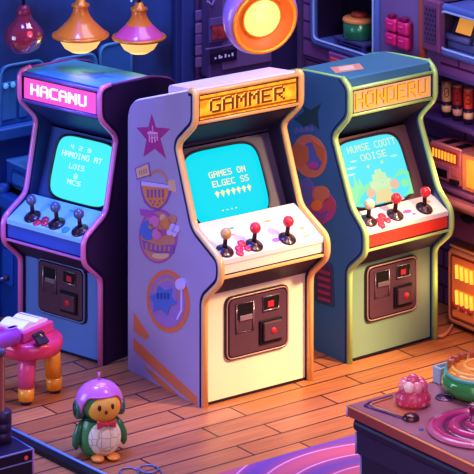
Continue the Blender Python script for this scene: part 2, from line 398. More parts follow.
    P('screen_bezel', MB().add([on(a,b,-.03) for a,b in rect]+[on(a,b,0) for a,b in rect], [(3,2,1,0),(4,5,6,7),(0,1,5,4),(1,2,6,5),(2,3,7,6),(3,0,4,7)]), cols.get('bezel', M_bezel)).data.transform(Matrix.Translation([-q for q in off]))
    pass
    # glowing tube: rounded outline, gently domed
    K = 10; NA = 48
    def sq(t, k):
        a = 2*pi*t/NA; c_, s_ = cos(a), sin(a); ex = .42
        return sx+sw*k*math.copysign(abs(c_)**ex, c_), sh*k*math.copysign(abs(s_)**ex, s_)
    def dome(a, b): return .012+.022*max(0, 1-((a-sx)/sw)**2*.5-(b/sh)**2*.5)
    vs = [on(sx, 0, dome(sx, 0))]; fs = []
    for k in range(1, K+1):
        for t in range(NA):
            a, b = sq(t, k/K); vs.append(on(a, b, dome(a, b) if k < K else .0))
    for t in range(NA): fs.append((0, 1+t, 1+(t+1) % NA))
    for k in range(K-1):
        for t in range(NA):
            a = 1+k*NA; fs.append((a+t, a+NA+t, a+NA+(t+1) % NA, a+(t+1) % NA))
    scr = part('screen', MB().add(vs, fs, True), cols['screen'], e)
    part('screen_rim', MB().tube([on(*sq(t, 1.015), .006) for t in range(NA)], .008, 8, True), M_doorrim, e)
    dm = lambda a, b, t: on(a, b, dome(a, b)+.002+t*.5)
    for (s_, cx, cy, w, h) in extra['screen_text']: part('lettering', text_quads(MB(), s_, sx+cx*sw, cy*sh, w*sw*2, h*sh*2, dm, .002), cols['screentext'], scr)
    for nm, pts, m, lay in extra.get('screen_art', []):
        q = [(sx+a*sw, b*sh) for a, b in pts]
        part(nm, MB().add([dm(a, b, lay*.002) for a, b in q], [tuple(range(len(q)))]), m, scr)
    # marquee
    m0, m1 = 1.618*s, 1.765*s
    P('marquee_box', MB().box(xi0, xi1, .062*s+dq*s, (.15+dq)*s, 1.60*s, 1.782*s), cols['mframe'], e, .003)
    mq = P('marquee', MB().box(xi0+.012, xi1-.012, (.052+dq)*s, (.07+dq)*s, m0, m1), cols['marquee'], e, .003)
    for zc in (1.607*s, 1.777*s): P('marquee_bar', MB().tube([(xi0, (.054+dq)*s, zc), (xi1, (.054+dq)*s, zc)], .0125*s, 10), cols['bar'])
    fm = lambda a, b, t: Vector((W/2+a+off[0], (.052+dq)*s-t+off[1], (m0+m1)/2+b))
    for zc in (m0-.001, m1-.001): P('marquee_seam', MB().tube([(xi0, (.051+dq)*s, zc), (xi1, (.051+dq)*s, zc)], .0042, 6), M_ink)
    for xx in (xi0+.012, xi1-.012): P('marquee_seam', MB().tube([(xx, (.053+dq)*s, m0), (xx, (.053+dq)*s, m1)], .004, 6), M_ink)
    if 'marquee_stripe' in extra:
        for b in (-.055*s, .045*s): part('marquee_stripe', MB().box(-W*.44, W*.44, -.0015, 0, b-.006, b+.006, Matrix.Translation(fm(0, 0, 0))), extra['marquee_stripe'], mq)
    mw = extra.get('mw', .78)
    if 'glow' in extra:
        g = text_quads(MB(), marquee, -.012*W-.004, .003, W*mw, extra.get('lh', .098)*s, fm, .003); part('letter_shadow', g, extra['glow'], mq)
    part('marquee_lettering', text_quads(MB(), marquee, -.012*W, 0, W*mw, extra.get('lh', .098)*s, fm, .007), cols['letters'], mq)
    return e, off

def decal(e, off, fl, yaw, name, uvs, m, lay=1, parent=None, label=None):
    """flat sticker on the outer face of the side panel, outline measured in the photo"""
    pts = []
    inv = Matrix.Rotation(-yaw, 3, 'Z')
    for u, v in uvs:
        q = inv @ (upright(u, v, fl, yaw) - fl); pts.append((q.y+off[1], q.z))
    o = part(name, MB().prism(pts, off[0]-.0012*lay-.0006, off[0]+.0002, 'x'), m, parent or e)
    return o
def zp(pts, x0, y0, k): return [(x0+a/k, y0+b/k) for a, b in pts]

M_screen = mat('cyan screen', '#021418', .5, emit=1, ecol='#12d2e4', var=.02, spec=.08)
M_screen2 = mat('aqua screen', '#021418', .5, emit=1, ecol='#50e2e8', var=.02, spec=.08)
M_screen3 = mat('sky screen', '#021418', .5, emit=1, ecol='#62dcea', var=.03, spec=.08)
M_stext = mat('cream pixels', '#3a3020', .5, emit=.95, ecol='#ffe6b4', var=.02, spec=.05); M_stext2 = mat('pale pixels', '#20303a', .5, emit=1, ecol='#dcffff', var=.02, spec=.05); M_stext3 = mat('peach pixels', '#303020', .5, emit=.95, ecol='#d4e6c4', var=.02, spec=.05)

# --- centre machine
flc = ground(202, 408); yc = radians(-1)
star_u = [(-.30,.35)]
centre, offc = cabinet(flc, yc, .79, 1.0, 'arcade_machine', 'cream-fronted arcade machine with lilac side, gold trim and yellow marquee', [(.14,1.785),(.77,1.585)], .77,
    dict(side=mat('lilac side', '#ae98b2', .42), trim=M_goldtrim, strip=mat('pale strip', '#e6dcf4', .4), front=mat('cream front', '#f6e8c4', .45), top=mat('pink white top', '#ecd2ec', .5),
         deckfront=mat('cream deck front', '#f8ecd0', .4), deck=mat('cream deck', '#f2ece0', .4), screen=M_screen, screentext=M_stext, mframe=mat('brown gold frame', '#a8642c', .4),
         marquee=mat('yellow marquee', '#f0a828', .4, emit=.55, var=.3, nscale=20), bar=M_goldtrim, letters=mat('brown letters', '#8a4a16', .5), doorline=mat('door line', '#c09a94', .35, .3)),
    'GAMMER', [M_goldball, M_redball, M_redball],
    dict(buttons=[(.235,-.105,M_redbtn,.024),(.285,-.075,M_redbtn,.024),(.215,-.135,M_redbtn,.022),(.30,-.118,M_redbtn,.020)],
         marks=[(.575,-.10,M_pinkbtn,.030,.017),(.62,-.125,M_pinkbtn,.016,.006),(.30,.045,M_teal,.022,.009),(.50,.045,M_tanmark,.03,.008),(.62,.04,M_tanmark,.03,.008),(.85,-.06,M_tanmark,.02,.012),(.83,-.12,M_tanmark,.03,.008),(.27,0,M_tanmark,.02,.008)],
         screen_text=[('GAMES ON', .02, .30, .48, .08), ('ELGEC SS', .05, .05, .48, .08), ('*******', .06, -.22, .48, .09), ('....', -.13, -.62, .22, .05)],
         marquee_stripe=mat('amber stripe', '#b86a18', .5), glow=mat('pale letter edge', '#ffd878', .5, emit=.5), sw=.345, sx=-.035, mw=.68, lh=.078), mq_=.09, no=.265, jo=.095, tp_=[(.13,1.793),(.38,1.765)])
M_star = mat('magenta star', '#b0387c', .5); M_starink = mat('pink ink', '#e6a0b8', .5)
M_dora = mat('rust decal', '#c88468', .55); M_dpur = mat('purple decal', '#8a5aa0', .55); M_dorange = mat('orange decal', '#e08a48', .55); M_dblue = mat('slate blue decal', '#5c74b8', .55)
M_dpink = mat('pink decal', '#d878a8', .55); M_dlav = mat('lavender decal', '#d0b4dc', .55); M_dmag = mat('magenta decal', '#b058a0', .55); M_dtan = mat('tan decal', '#e0b088', .55); M_stripe = mat('orange stripe', '#dc7a4c', .5)
D = lambda n, uv, m, lay=1, par=None: decal(centre, offc, flc, yc, n, uv, m, lay, par)
z1 = lambda p: zp(p, 130, 110, 5.267)
sp = [(115,20),(138,92),(212,98),(160,150),(190,255),(132,203),(72,245),(88,155),(35,92),(98,90)]
st = D('star_decal', z1(sp), M_star)
for q in ([(92,118),(104,110),(148,118),(150,128),(95,128)], [(100,130),(107,130),(107,170),(102,168)], [(114,130),(120,130),(122,172),(115,172)], [(128,130),(134,130),(138,168),(131,170)], [(142,130),(147,132),(150,160),(144,162)], [(118,82),(123,82),(123,112),(118,112)], [(100,146),(150,140),(150,146),(100,152)]):
    D('star_mark', z1(q), M_starink, 2, st)
z2 = lambda p: zp(p, 130, 150, 5.925)
bk = D('basket_decal', z2([(60,180),(240,205),(243,260),(222,310),(175,358),(120,345),(85,310),(66,250)]), M_dpur)
D('basket_face', z2([(72,210),(230,222),(228,265),(205,315),(170,345),(125,332),(95,295),(80,250)]), M_dorange, 2, bk)
D('basket_band', z2([(70,184),(235,208),(234,226),(70,210)]), M_dlav, 3, bk)
for i in range(5):
    x = 104+i*22; D('basket_weave', z2([(x,232),(x+12,234),(x+10,282),(x+1,280)]), M_dpur, 4, bk)
for (a, b) in ((125,300),(150,305),(178,303),(200,296),(140,322),(168,324)): D('basket_hole', z2(circ(a, b, 4.5, 7, 8)), M_dpur, 4, bk)
arc = [(120+60*cos(t)+45, 190-75*sin(t)) for t in [pi*.85-i*pi*.85/10 for i in range(11)]]
arc2 = [(120+50*cos(t)+45, 190-58*sin(t)) for t in [i*pi*.85/10 for i in range(11)]]
D('basket_handle', z2(arc+arc2), M_dora, 1)
tg = D('tag_decal', z2([(28,108),(114,72),(126,150),(42,178)]), M_dpur); D('tag_face', z2([(36,112),(108,82),(118,146),(46,168)]), M_dtan, 2, tg)
for i in range(4): D('tag_mark', z2([(56+i*13,122-i*4),(62+i*13,120-i*4),(64+i*13,148-i*4),(58+i*13,150-i*4)]), M_dora, 3, tg)
D('flag_decal', z2([(228,186),(246,172),(268,182),(276,252),(250,238),(230,240)]), M_dtan, 2)
z3 = lambda p: zp(p, 120, 190, 4.74)
bb = D('balloon_decal', z3(circ(182, 218, 92, 130, 28)), M_dmag)
D('badge_face', z3(circ(182, 220, 82, 118, 28)), M_dora, 2, bb)
D('badge_sky', z3(circ(135, 190, 38, 48)), M_dblue, 3, bb); D('badge_flag', z3([(95,88),(150,96),(195,128),(150,132),(100,118)]), M_dmag, 3, bb)
D('badge_banner', z3([(105,235),(185,262),(262,258),(258,300),(180,300),(118,280)]), M_dpur, 3, bb)
for i in range(6): D('badge_stroke', z3([(125+i*21,250+i*3),(137+i*21,252+i*3),(134+i*21,282+i*2),(124+i*21,280+i*2)]), M_dora, 4, bb)
D('badge_base', z3(circ(195, 310, 40, 16)), M_dtan, 3, bb)
for (a, b, r_, m) in ((165,150,24,M_dpink),(222,158,23,M_dorange),(252,138,19,M_dora),(205,130,13,M_dtan),(178,208,23,M_dpink),(196,182,15,M_dora),(208,200,14,M_dmag),(250,172,15,M_dlav),(238,200,13,M_dlav),(270,185,16,M_dlav),(262,206,12,M_dlav),(150,172,12,M_dora)):
    D('balloon', z3(circ(a, b, r_, r_*1.15, 14)), m, 5, bb)
z4 = lambda p: zp(p, 125, 260, 3.16)
rg = D('ring_decal', z4(circ(137, 130, 68, 100, 30, -.12)), M_stripe); D('ring_middle', z4(circ(135, 130, 56, 84, 30, -.12)), mat('mauve decal', '#a078b0', .55), 2, rg)
D('ring_line', z4(circ(134, 100, 40, 44, 24)), M_dora, 3, rg); D('ring_inset', z4(circ(134, 102, 34, 38, 24)), mat('mauve decal', '#a078b0'), 4, rg)
sb = [(122+(46 if i % 2 == 0 else 30)*cos(i*pi/6+.2), 125+(50 if i % 2 == 0 else 30)*sin(i*pi/6+.2)) for i in range(12)]
D('splash', z4(sb), M_dblue, 5, rg)
for i in range(4): D('splash_mark', z4([(103+i*11,104),(110+i*11,103),(111+i*11,122),(104+i*11,123)]), mat('ink blue decal', '#36508c', .5), 6, rg)
D('ring_bubble', z4(circ(178, 76, 17, 19)), M_dlav, 6, rg); D('bubble_stem', z4([(178,95),(184,95),(184,160),(168,190),(164,186),(178,156)]), M_dlav, 5, rg)
D('paint_stripe', z4([(28,165),(78,240),(66,252),(28,222)]), M_stripe); D('paint_stripe', z4([(28,246),(228,432),(229,466),(70,325),(28,283)]), M_stripe)
D('paint_stripe', z4([(60,330),(120,380),(185,440),(150,428),(90,375)]), M_stripe)

# --- machine with green trim
flr = ground(347, 364); yr = radians(1.5)
M_castle = mat('screen peach', '#303020', .5, emit=.95, ecol='#b4dcb0'); M_hill = mat('screen green', '#203020', .5, emit=.95, ecol='#78e0ac'); M_cloud = mat('screen white', '#303030', .5, emit=.95, ecol='#a8f0f4'); M_flow = mat('screen coral', '#302020', .5, emit=.95, ecol='#d8b49c'); M_path = mat('screen sand', '#302820', .5, emit=.95, ecol='#d8cc98')
right, offr = cabinet(flr, yr, .715, .92, 'arcade_machine', 'green-trimmed arcade machine with blue side, red control strip and landscape on screen', [(.07,1.84),(.50,1.81),(.72,1.74),(.80,1.66)], .74,
    dict(side=mat('blue side', '#3f78a8', .45), trim=M_greentrim, strip=mat('green strip', '#9cd884', .4), front=mat('sage front', '#86a486', .5), top=mat('teal blue top', '#4c86a4', .5),
         deckfront=mat('red deck front', '#f0503e', .4), deck=mat('cream deck', '#f2ece0', .4), screen=M_screen3, screentext=M_stext3, bezel=mat('warm grey bezel', '#6a5058', .4), mframe=mat('mauve frame', '#a07a80', .4),
         marquee=mat('peach marquee', '#dcb07a', .4, emit=.35, var=.08), bar=M_greentrim, letters=mat('gold letters', '#f4b83c', .45, emit=.35), doorline=mat('door line', '#c09a94', .35, .3)),
    'HONDERU', [M_creamball, M_redball, M_redball],
    dict(sticks=[(.14,-.085),(.43,-.09),(.75,-.095)], buttons=[(.245,-.105,M_redbtn,.024),(.30,-.075,M_redbtn,.024),(.225,-.14,M_redbtn,.022),(.315,-.118,M_redbtn,.020)],
         marks=[(.57,-.085,M_pinkbtn,.034,.014),(.615,-.115,M_pinkbtn,.014,.007),(.62,.02,M_dlav,.03,.008),(.48,.03,M_tanmark,.03,.008),(.84,-.05,M_tanmark,.025,.01)],
         screen_text=[('HUMSE COOTT', .06, .72, .74, .10), ('OOISE', .02, .42, .40, .10), ('OOOT', .0, -.42, .26, .07)], glow=mat('brown letter edge', '#a8703c', .5), sw=.36, sx=-.03, mw=.80,
         screen_art=[('hill', [(-.93,-.9),(.93,-.9),(.93,-.25),(.7,-.12),(.45,-.3),(.1,-.38),(-.3,-.3),(-.6,-.42),(-.93,-.3)], M_hill, .2),
                     ('pine', [(-.80,-.42),(-.72,.02),(-.64,-.42)], M_hill, .4), ('pine', [(-.66,-.42),(-.6,-.1),(-.52,-.42)], M_hill, .4),
                     ('keep', [(-.34,-.65),(.34,-.65),(.32,-.3),(.22,-.3),(.21,-.12),(.11,-.12),(.1,.0),(-.1,.0),(-.11,-.12),(-.21,-.12),(-.22,-.3),(-.32,-.3)], M_castle, .5),
                     ('spark', circ(-.24, .14, .045, .05, 8), M_castle, .6), ('spark', circ(.2, .18, .045, .05, 8), M_castle, .6),
                     ('path', [(-.3,-.95),(.36,-.95),(.2,-.6),(-.18,-.6)], M_path, .6),
                     ('shrub', circ(-.36, -.62, .13, .14, 12), M_flow, .7), ('shrub', circ(.40, -.52, .14, .15, 12), M_flow, .7), ('shrub', circ(.72, -.55, .14, .12, 12), M_hill, .7),
                     ('cloud', circ(-.72, .20, .14, .035, 12), M_cloud, .3), ('cloud', circ(-.60, .38, .10, .03, 12), M_cloud, .3), ('cloud', circ(.62, .28, .12, .035, 12), M_cloud, .3), ('cloud', circ(-.78, .02, .12, .03, 12), M_cloud, .3)]), mq_=-.005, no=.15, jo=-.03, cz=.012, cb=-.025, tp_=[(.05,1.842),(.50,1.818)])
D2 = lambda n, uv, m, lay=1, par=None: decal(right, offr, flr, yr, n, uv, m, lay, par)
z5 = lambda p: zp(p, 274, 60, 2.37)
M_dteal = mat('dark teal decal', '#2f5560', .55)
D2('leaf_decal', z5([(48,140),(72,122),(68,108),(88,118),(112,102),(104,124),(108,165),(92,150),(70,158),(60,148)]), M_dteal)
for i in range(4): D2('scrawl', z5([(46+i*12,166-i*1.5),(54+i*12,160-i*1.5),(58+i*12,172-i*1.5),(50+i*12,176-i*1.5)]), mat('violet scrawl', '#6a78b0', .5), 1)
rb = D2('buckle_decal', z5(circ(85, 228, 40, 52, 26, -.25)), M_dora); D2('buckle_hole', z5(circ(92, 228, 20, 34, 22, -.3)), M_dblue, 2, rb)
D2('buckle_flap', z5([(44,205),(60,196),(82,206),(84,240),(66,252),(44,232)]), mat('copper decal', '#c07850', .55), 3, rb); D2('buckle_band', z5([(88,186),(122,210),(118,248),(104,228)]), mat('copper decal', '#c07850'), 3, rb)
D2('buckle_gem', z5(circ(94, 250, 12, 9)), M_dmag, 3, rb)
cg = D2('collage_decal', z5(circ(92, 345, 56, 46, 26, .25)), M_dmag); D2('collage_bird', z5([(62,285),(80,278),(92,292),(90,340),(76,352),(62,335),(56,310)]), mat('lilac blue decal', '#6a70b8', .55), 2, cg)
D2('collage_fruit', z5(circ(112, 318, 20, 20)), M_dora, 2, cg); D2('collage_fruit', z5(circ(132, 342, 15, 16)), mat('rose decal', '#b85a78', .55), 2, cg); D2('collage_fruit', z5(circ(102, 345, 13, 13)), M_dorange, 3, cg); D2('collage_basket', z5([(55,345),(110,362),(128,358),(112,392),(70,385)]), M_dpur, 2, cg)
D2('collage_plume', z5([(36,258),(46,275),(52,300),(40,330),(34,300)]), mat('lilac blue decal', '#6a70b8'), 1)
z6 = lambda p: zp(p, 294, 220, 2.633)
pf = D2('vent_frame', z6(rnd([(54,100),(104,115),(108,232),(56,214)], 8, True, 4)), mat('vent rim', '#345a80', .4)); D2('vent_face', z6(rnd([(58,110),(99,122),(102,222),(60,206)], 6, True, 4)), mat('vent plum', '#5c3c64', .5), 2, pf)
for i in range(5): D2('vent_bar', z6([(64,128+i*18),(96,138+i*18),(96,146+i*18),(64,136+i*18)]), mat('vent rose', '#a04a60', .5), 3, pf)
def top_sticker(e, off, W, D_, ztop, x, y, pts, m, name):
    part(name, MB().prism([(x+a, y+b) for a, b in pts], ztop, ztop+.004, 'z'), m, e)
sl = (1.81-1.84)/(.50-.07)
def topmat(e, off, s, t0, t1, x, y):
    sl_ = (t1[1]-t0[1])/(t1[0]-t0[0]); z = (t0[1]+(y-t0[0])*sl_)*s
    return Matrix.Translation((x+off[0], y*s+off[1], z-.003)) @ Matrix.Rotation(math.atan(sl_), 4, 'X')
part('top_sticker', MB().prism([(-.13,-.06),(.07,-.09),(.15,.05),(-.05,.09)], 0, .004, 'z', topmat(right, offr, .92, (.05,1.842), (.50,1.818), .20, .27)), mat('peach sticker', '#e8a890', .5), right)
part('top_sticker', MB().prism([(-.07,-.03),(.03,-.05),(.08,.03),(-.02,.05)], .004, .006, 'z', topmat(right, offr, .92, (.05,1.842), (.50,1.818), .20, .27)), mat('pale sticker', '#f2dcc8', .5), right)

# --- machine turned towards the night wall
yl = radians(-76); Wl = .69
frl = ground(103, 366); fll = frl - Matrix.Rotation(yl, 3, 'Z') @ Vector((Wl, 0, 0))
M_slate = mat('slate blue deck', '#5a8ad0', .4)
left, offl = cabinet(fll, yl, Wl, .92, 'arcade_machine', 'blue-fronted arcade machine with pink trim, dark side and pink marquee', [(.09,1.80),(.50,1.775),(.70,1.72),(.78,1.62)], .72,
    dict(side=mat('dark indigo side', '#3c2450', .5), trim=M_pinktrim, strip=mat('mauve strip', '#8a4a90', .4), front=mat('blue front', '#6488c4', .5), top=mat('sky blue top', '#4a9cc8', .5),
         deckfront=mat('cobalt deck front', '#4a66c4', .4), deck=mat('pale blue deck', '#9cd4e8', .4), screen=M_screen2, screentext=M_stext2, mframe=mat('indigo frame', '#3a3a7c', .4),
         marquee=mat('pink marquee', '#a03080', .4, emit=.8, ecol='#f060b8', var=.03), bar=mat('lilac bar', '#8a70c4', .3, .2), letters=mat('white pink letters', '#ffe4f6', .5, emit=1.0), doorline=mat('door line blue', '#8090c8', .35, .3), hood=mat('navy hood', '#2c3a74', .5), bezel=mat('blue bezel', '#3a5894', .4), inner=mat('blue inner panel', '#2c4078', .5)),
    'HACANU', [M_navyball, M_navyball, M_navyball],
    dict(sticks=[(.28,-.09),(.575,-.095),(.855,-.10)], buttons=[(.38,-.125,M_redbtn,.024),(.43,-.09,M_redbtn,.024),(.46,-.115,M_redbtn,.022),(.715,-.125,M_bluebtn,.022)],
         marks=[(.50,-.135,M_bluebtn,.016,.006),(.36,.03,M_teal,.03,.008),(.6,.03,M_teal,.03,.008)],
         screen_text=[('4 2 8', -.12, .66, .34, .065), ('HAMOING AT', -.04, .42, .66, .085), ('LOIS', -.12, .08, .25, .08), ('8', -.1, -.20, .06, .075), ('NCS', -.12, -.40, .22, .075)], sw=.36, sx=.03, mw=.66, lh=.072), mq_=-.01, no=.15, jo=.05, cz=-.03, cb=-.03)
for m_ in ('bezel',): pass
st5 = []
for i in range(10):
    r_ = .11 if i % 2 == 0 else .055; st5.append((r_*cos(i*pi/5+.4)*1.3, r_*sin(i*pi/5+.4)))
part('top_sticker', MB().prism(st5, 0, .004, 'z', topmat(left, offl, .92, (.09,1.80), (.50,1.775), .42, .24)), mat('blue star sticker', '#3f78d0', .5), left)

# ------------------------------------------------------------------ lamps on a ceiling beam
M_cord = mat('black cord', '#2a1830', .5); M_brass = mat('amber metal', '#e89030', .35, .3, coat=.4)
def bell_lamp(u, v, d, wpx, label, shade_m, rim_m):
    s = wpx/FPX*d          # width of the shade
    p = at_depth(u, v, d)  # middle of the rim
    e = empty('pendant_lamp', p, 0, label, 'lamp', 'pendant lamps over the machines')
    h = s*.62
    part('shade_cone', MB().lathe([(.50*s,.01),(.51*s,.03*s),(.47*s,.09*s),(.36*s,.19*s),(.26*s,.29*s)], 40), rim_m, e)
    part('shade_neck', MB().lathe([(.26*s,.29*s),(.19*s,.38*s),(.15*s,.46*s),(.135*s,.56*s)], 40), shade_m, e)
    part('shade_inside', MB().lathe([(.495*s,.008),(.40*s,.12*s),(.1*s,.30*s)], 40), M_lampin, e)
    part('shade_rim', MB().tube([(.503*s*cos(t*pi/20), .503*s*sin(t*pi/20), .012) for t in range(40)], .011, 8, True), M_brass, e)
    part('lamp_cap', MB().lathe([(.15*s,.56*s),(.17*s,.57*s),(.17*s,.61*s),(.10*s,.64*s),(.07*s,.72*s),(1e-4,.72*s)], 28), M_brass, e)
    part('glass_bowl', MB().lathe([(.38*s,.005),(.37*s,-.08*s),(.30*s,-.19*s),(.18*s,-.265*s),(1e-4,-.29*s)], 36), mat('lit bowl glass', '#b08850', .45, emit=.75, ecol='#ffd078', var=.03, spec=.2), e)
    part('bulb', MB().ball((0, 0, -.02*s), (.27*s,.27*s,.22*s)), mat('warm bulb', '#c08030', .3, emit=1.0, ecol='#ffcf70', var=.04), e)
    part('cord', MB().tube([(0,0,.70*s),(0,0,WALLZ-p.z)], .010, 8), M_cord, e)
    l = bpy.data.lights.new('bulb_light', 'POINT'); l.energy = 1.0; l.color = (1,.62,.28); l.shadow_soft_size = .08; l.specular_factor = .05
    lo = bpy.data.objects.new('bulb_light', l); C.objects.link(lo); lo.parent = e; lo.location = (0, 0, -.36*s)
    return e
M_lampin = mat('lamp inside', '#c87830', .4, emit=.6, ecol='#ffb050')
M_orsh = mat('orange shade', '#e8862c', .35, coat=.5); M_pinksh = mat('pink shade rim', '#dd5c9c', .35, coat=.5)
bell_lamp(80.5, 37, 18.3, 54, 'all-orange bell-shaped pendant lamp with a lit bulb, between two other pendants', M_orsh, M_orsh)
bell_lamp(139, 39, 18.3, 51, 'bell-shaped pendant lamp with pink rim and lit bulb', M_orsh, M_pinksh)
p = at_depth(23.5, 35, 18.3); s = 43/FPX*18.3
e = empty('pendant_lamp', p, 0, 'dim red glass pear-shaped pendant bulb, nearest the edge of the photo', 'lamp', 'pendant lamps over the machines')
part('glass_globe', MB().lathe([(1e-4,-.42*s),(.2*s,-.40*s),(.38*s,-.28*s),(.485*s,-.05*s),(.46*s,.10*s),(.34*s,.26*s),(.22*s,.38*s),(.17*s,.50*s)], 40), glass('red globe glass', '#b84860', .5), e)
part('inner_bulb', MB().ball((0,0,0), (.30*s,.30*s,.28*s)), mat('red inner bulb', '#a83038', .4, emit=.25), e)
part('filament', MB().ball((.0,-.24*s,.06*s), .085*s), mat('pale filament', '#ffe8c8', .3, emit=3), e)
part('lamp_neck', MB().lathe([(.17*s,.48*s),(.19*s,.50*s),(.15*s,.60*s),(.13*s,.66*s),(.06*s,.70*s),(1e-4,.72*s)], 28), mat('maroon neck', '#8a3450', .35, .2), e)
part('cord', MB().tube([(0,0,.70*s),(0,0,WALLZ-p.z)], .010, 8), M_cord, e)
# large dome lamp turned towards the room
p = at_depth(261, 17, 17.2); s = 78/FPX*17.2
e = empty('dome_lamp', p, 0, 'large dome lamp with glowing round bulb, hanging above the yellow marquee', 'lamp')
ax = (-F*.88 + R*.36 + Vector((0,0,-.20))).normalized()
q = ax.to_track_quat('Z', 'Y').to_matrix().to_4x4()
part('dome_shell', MB().lathe([(1e-4,-.48*s)]+[(.50*s*sin(t), -.48*s*cos(t)) for t in [pi*.05*i for i in range(1, 10)]]+[(.50*s,.02*s),(.47*s,.10*s),(.42*s,.13*s)], 48, q), mat('mauve dome', '#b98ad0', .3, coat=.6), e)
part('dome_inside', MB().lathe([(.42*s,.13*s),(.40*s,.10*s),(.30*s,-.02*s),(1e-4,-.08*s)], 48, q), mat('orange dome inside', '#b05c2c', .5, emit=.12, ecol='#f08030'), e)
part('dome_rim', MB().tube([q @ Vector((.42*s*cos(t*pi/24), .42*s*sin(t*pi/24), .13*s)) for t in range(48)], .012, 8, True), M_brass, e)
part('bulb', MB().ball((0,0,.02*s), (.255*s,.255*s,.12*s), M=q), mat('pale gold bulb', '#b09040', .3, emit=1.0, ecol='#ffdf88', var=.03), e)
part('bulb_ring', MB().tube([q @ Vector((.262*s*cos(t*pi/24), .262*s*sin(t*pi/24), .03*s)) for t in range(48)], .007, 8, True), mat('amber ring', '#b8641c', .4), e)
part('cord', MB().tube([(0,0,.45*s),(0,0,WALLZ-p.z)], .016, 8), M_cord, e)
l = bpy.data.lights.new('bulb_light', 'POINT'); l.energy = 5; l.color = (1,.66,.3); l.shadow_soft_size = .1; l.specular_factor = .05
lo = bpy.data.objects.new('bulb_light', l); C.objects.link(lo); lo.parent = e; lo.location = ax*.75*s
# beams that carry the cords (above the frame)
a = at_depth(23.5, 36, 18.3); b = at_depth(139, 36, 18.3); c = at_depth(261, 17, 17.2)
dirv = (b-a); dirv.z = 0; L = dirv.length; ang = atan2(dirv.y, dirv.x)
bm_ = MB().box(-1.2, L+3.4, -.08, .08, WALLZ, WALLZ+.12, Matrix.Translation((a.x, a.y, 0)) @ Matrix.Rotation(ang, 4, 'Z'))
struct('ceiling', bm_, M_dark)
bm_ = MB().box(-2.6, 2.6, -.08, .08, WALLZ, WALLZ+.12, Matrix.Translation((c.x, c.y, 0)) @ Matrix.Rotation(ang, 4, 'Z'))
struct('ceiling_beam', bm_, M_dark)


# ------------------------------------------------------------------ the wall behind the machines
def onwall_box(u0, v0, u1, v1, x):            # y/z extents on the plane x of the side wall
    a = wr(u0, v0, x); b = wr(u1, v1, x); return a, b
# wall console between the pillar and the corner
xa, zb = wl(196, 74); xb, _ = wl(259, 60); xm = (xa+xb)/2
e = empty('panel_console', (xm, YW-.03, zb), 0, 'plum wall console with small red window and tabs, behind the yellow-marquee machine', 'console')
w = (xb-xa)/2; top_ = 1.95-zb
M_line = mat('lilac line', '#6a5aa0', .4)
part('console_body', MB().box(-w, w, -.12, 0, 0, top_), M_plum2, e, .012)
part('console_face', MB().box(-w+.10, w-.02, -.135, -.11, .04, top_-.03), M_plum, e, .008)
def wc(u, v): a = wl(u, v, YW-.165); return a[0]-xm, a[1]-zb
for v in (11, 24, 35, 46, 58):
    a = wc(196.5, v); b = wc(202, v+9); part('side_tab', MB().box(a[0], b[0], -.135, -.115, b[1], a[1]), M_line if v % 2 else M_plum, e, .006)
a = wc(208, 20); b = wc(227, 43); part('window_surround', MB().box(a[0], b[0], -.150, -.130, b[1]+.02, a[1]), M_plum2, e, .006)
a = wc(211, 26); b = wc(227, 41); part('red_window', MB().box(a[0], b[0]-.01, -.156, -.145, b[1]+.03, a[1]), mat('ember window', '#8a3440', .4, emit=.25, var=.4, nscale=30), e)
a = wc(208.5, 18); b = wc(226, 23); part('header_bar', MB().box(a[0], b[0], -.158, -.148, b[1], a[1]), M_line, e, .004)
a = wc(205, 48.5); b = wc(252, 49.5); part('ledge_strip', MB().box(a[0], b[0], -.150, -.130, a[1]-.012, a[1]), M_line, e, .004)
a = wc(211, 52); b = wc(236, 64); lp = part('label_plate', MB().box(a[0], b[0], -.148, -.130, b[1]+.03, a[1]), mat('plate navy', '#28224a', .4), e, .006)
for i, t in enumerate((.12, .28, .36, .52, .66, .80)):
    x = a[0]+(b[0]-a[0])*t; zc = (a[1]+b[1]+.03)/2; part('plate_mark', MB().box(x-.005, x+.008, -.151, -.147, zc-.009, zc+.009*(i % 2)+.004), mat('pale mark', '#b8a8d8', .4, emit=.3), lp)
a = wc(206, 4); b = wc(214, 0); part('clamp', MB().tube([(a[0], -.14, a[1]+.02), (a[0]+.03, -.16, a[1]-.01), (a[0]+.06, -.15, a[1]+.03), (a[0]+.07, -.14, a[1]+.10)], .012, 8), M_line, e)
# dark door leaf between console and corner
xd0 = wl(264, 60)[0]; xd1 = wl(293, 60)[0]
d1 = struct('door_1', MB().box(xd0, xd1, YW-.055, YW-.03, 0, 2.05), mat('blue violet door', '#3a3670', .5), .008)

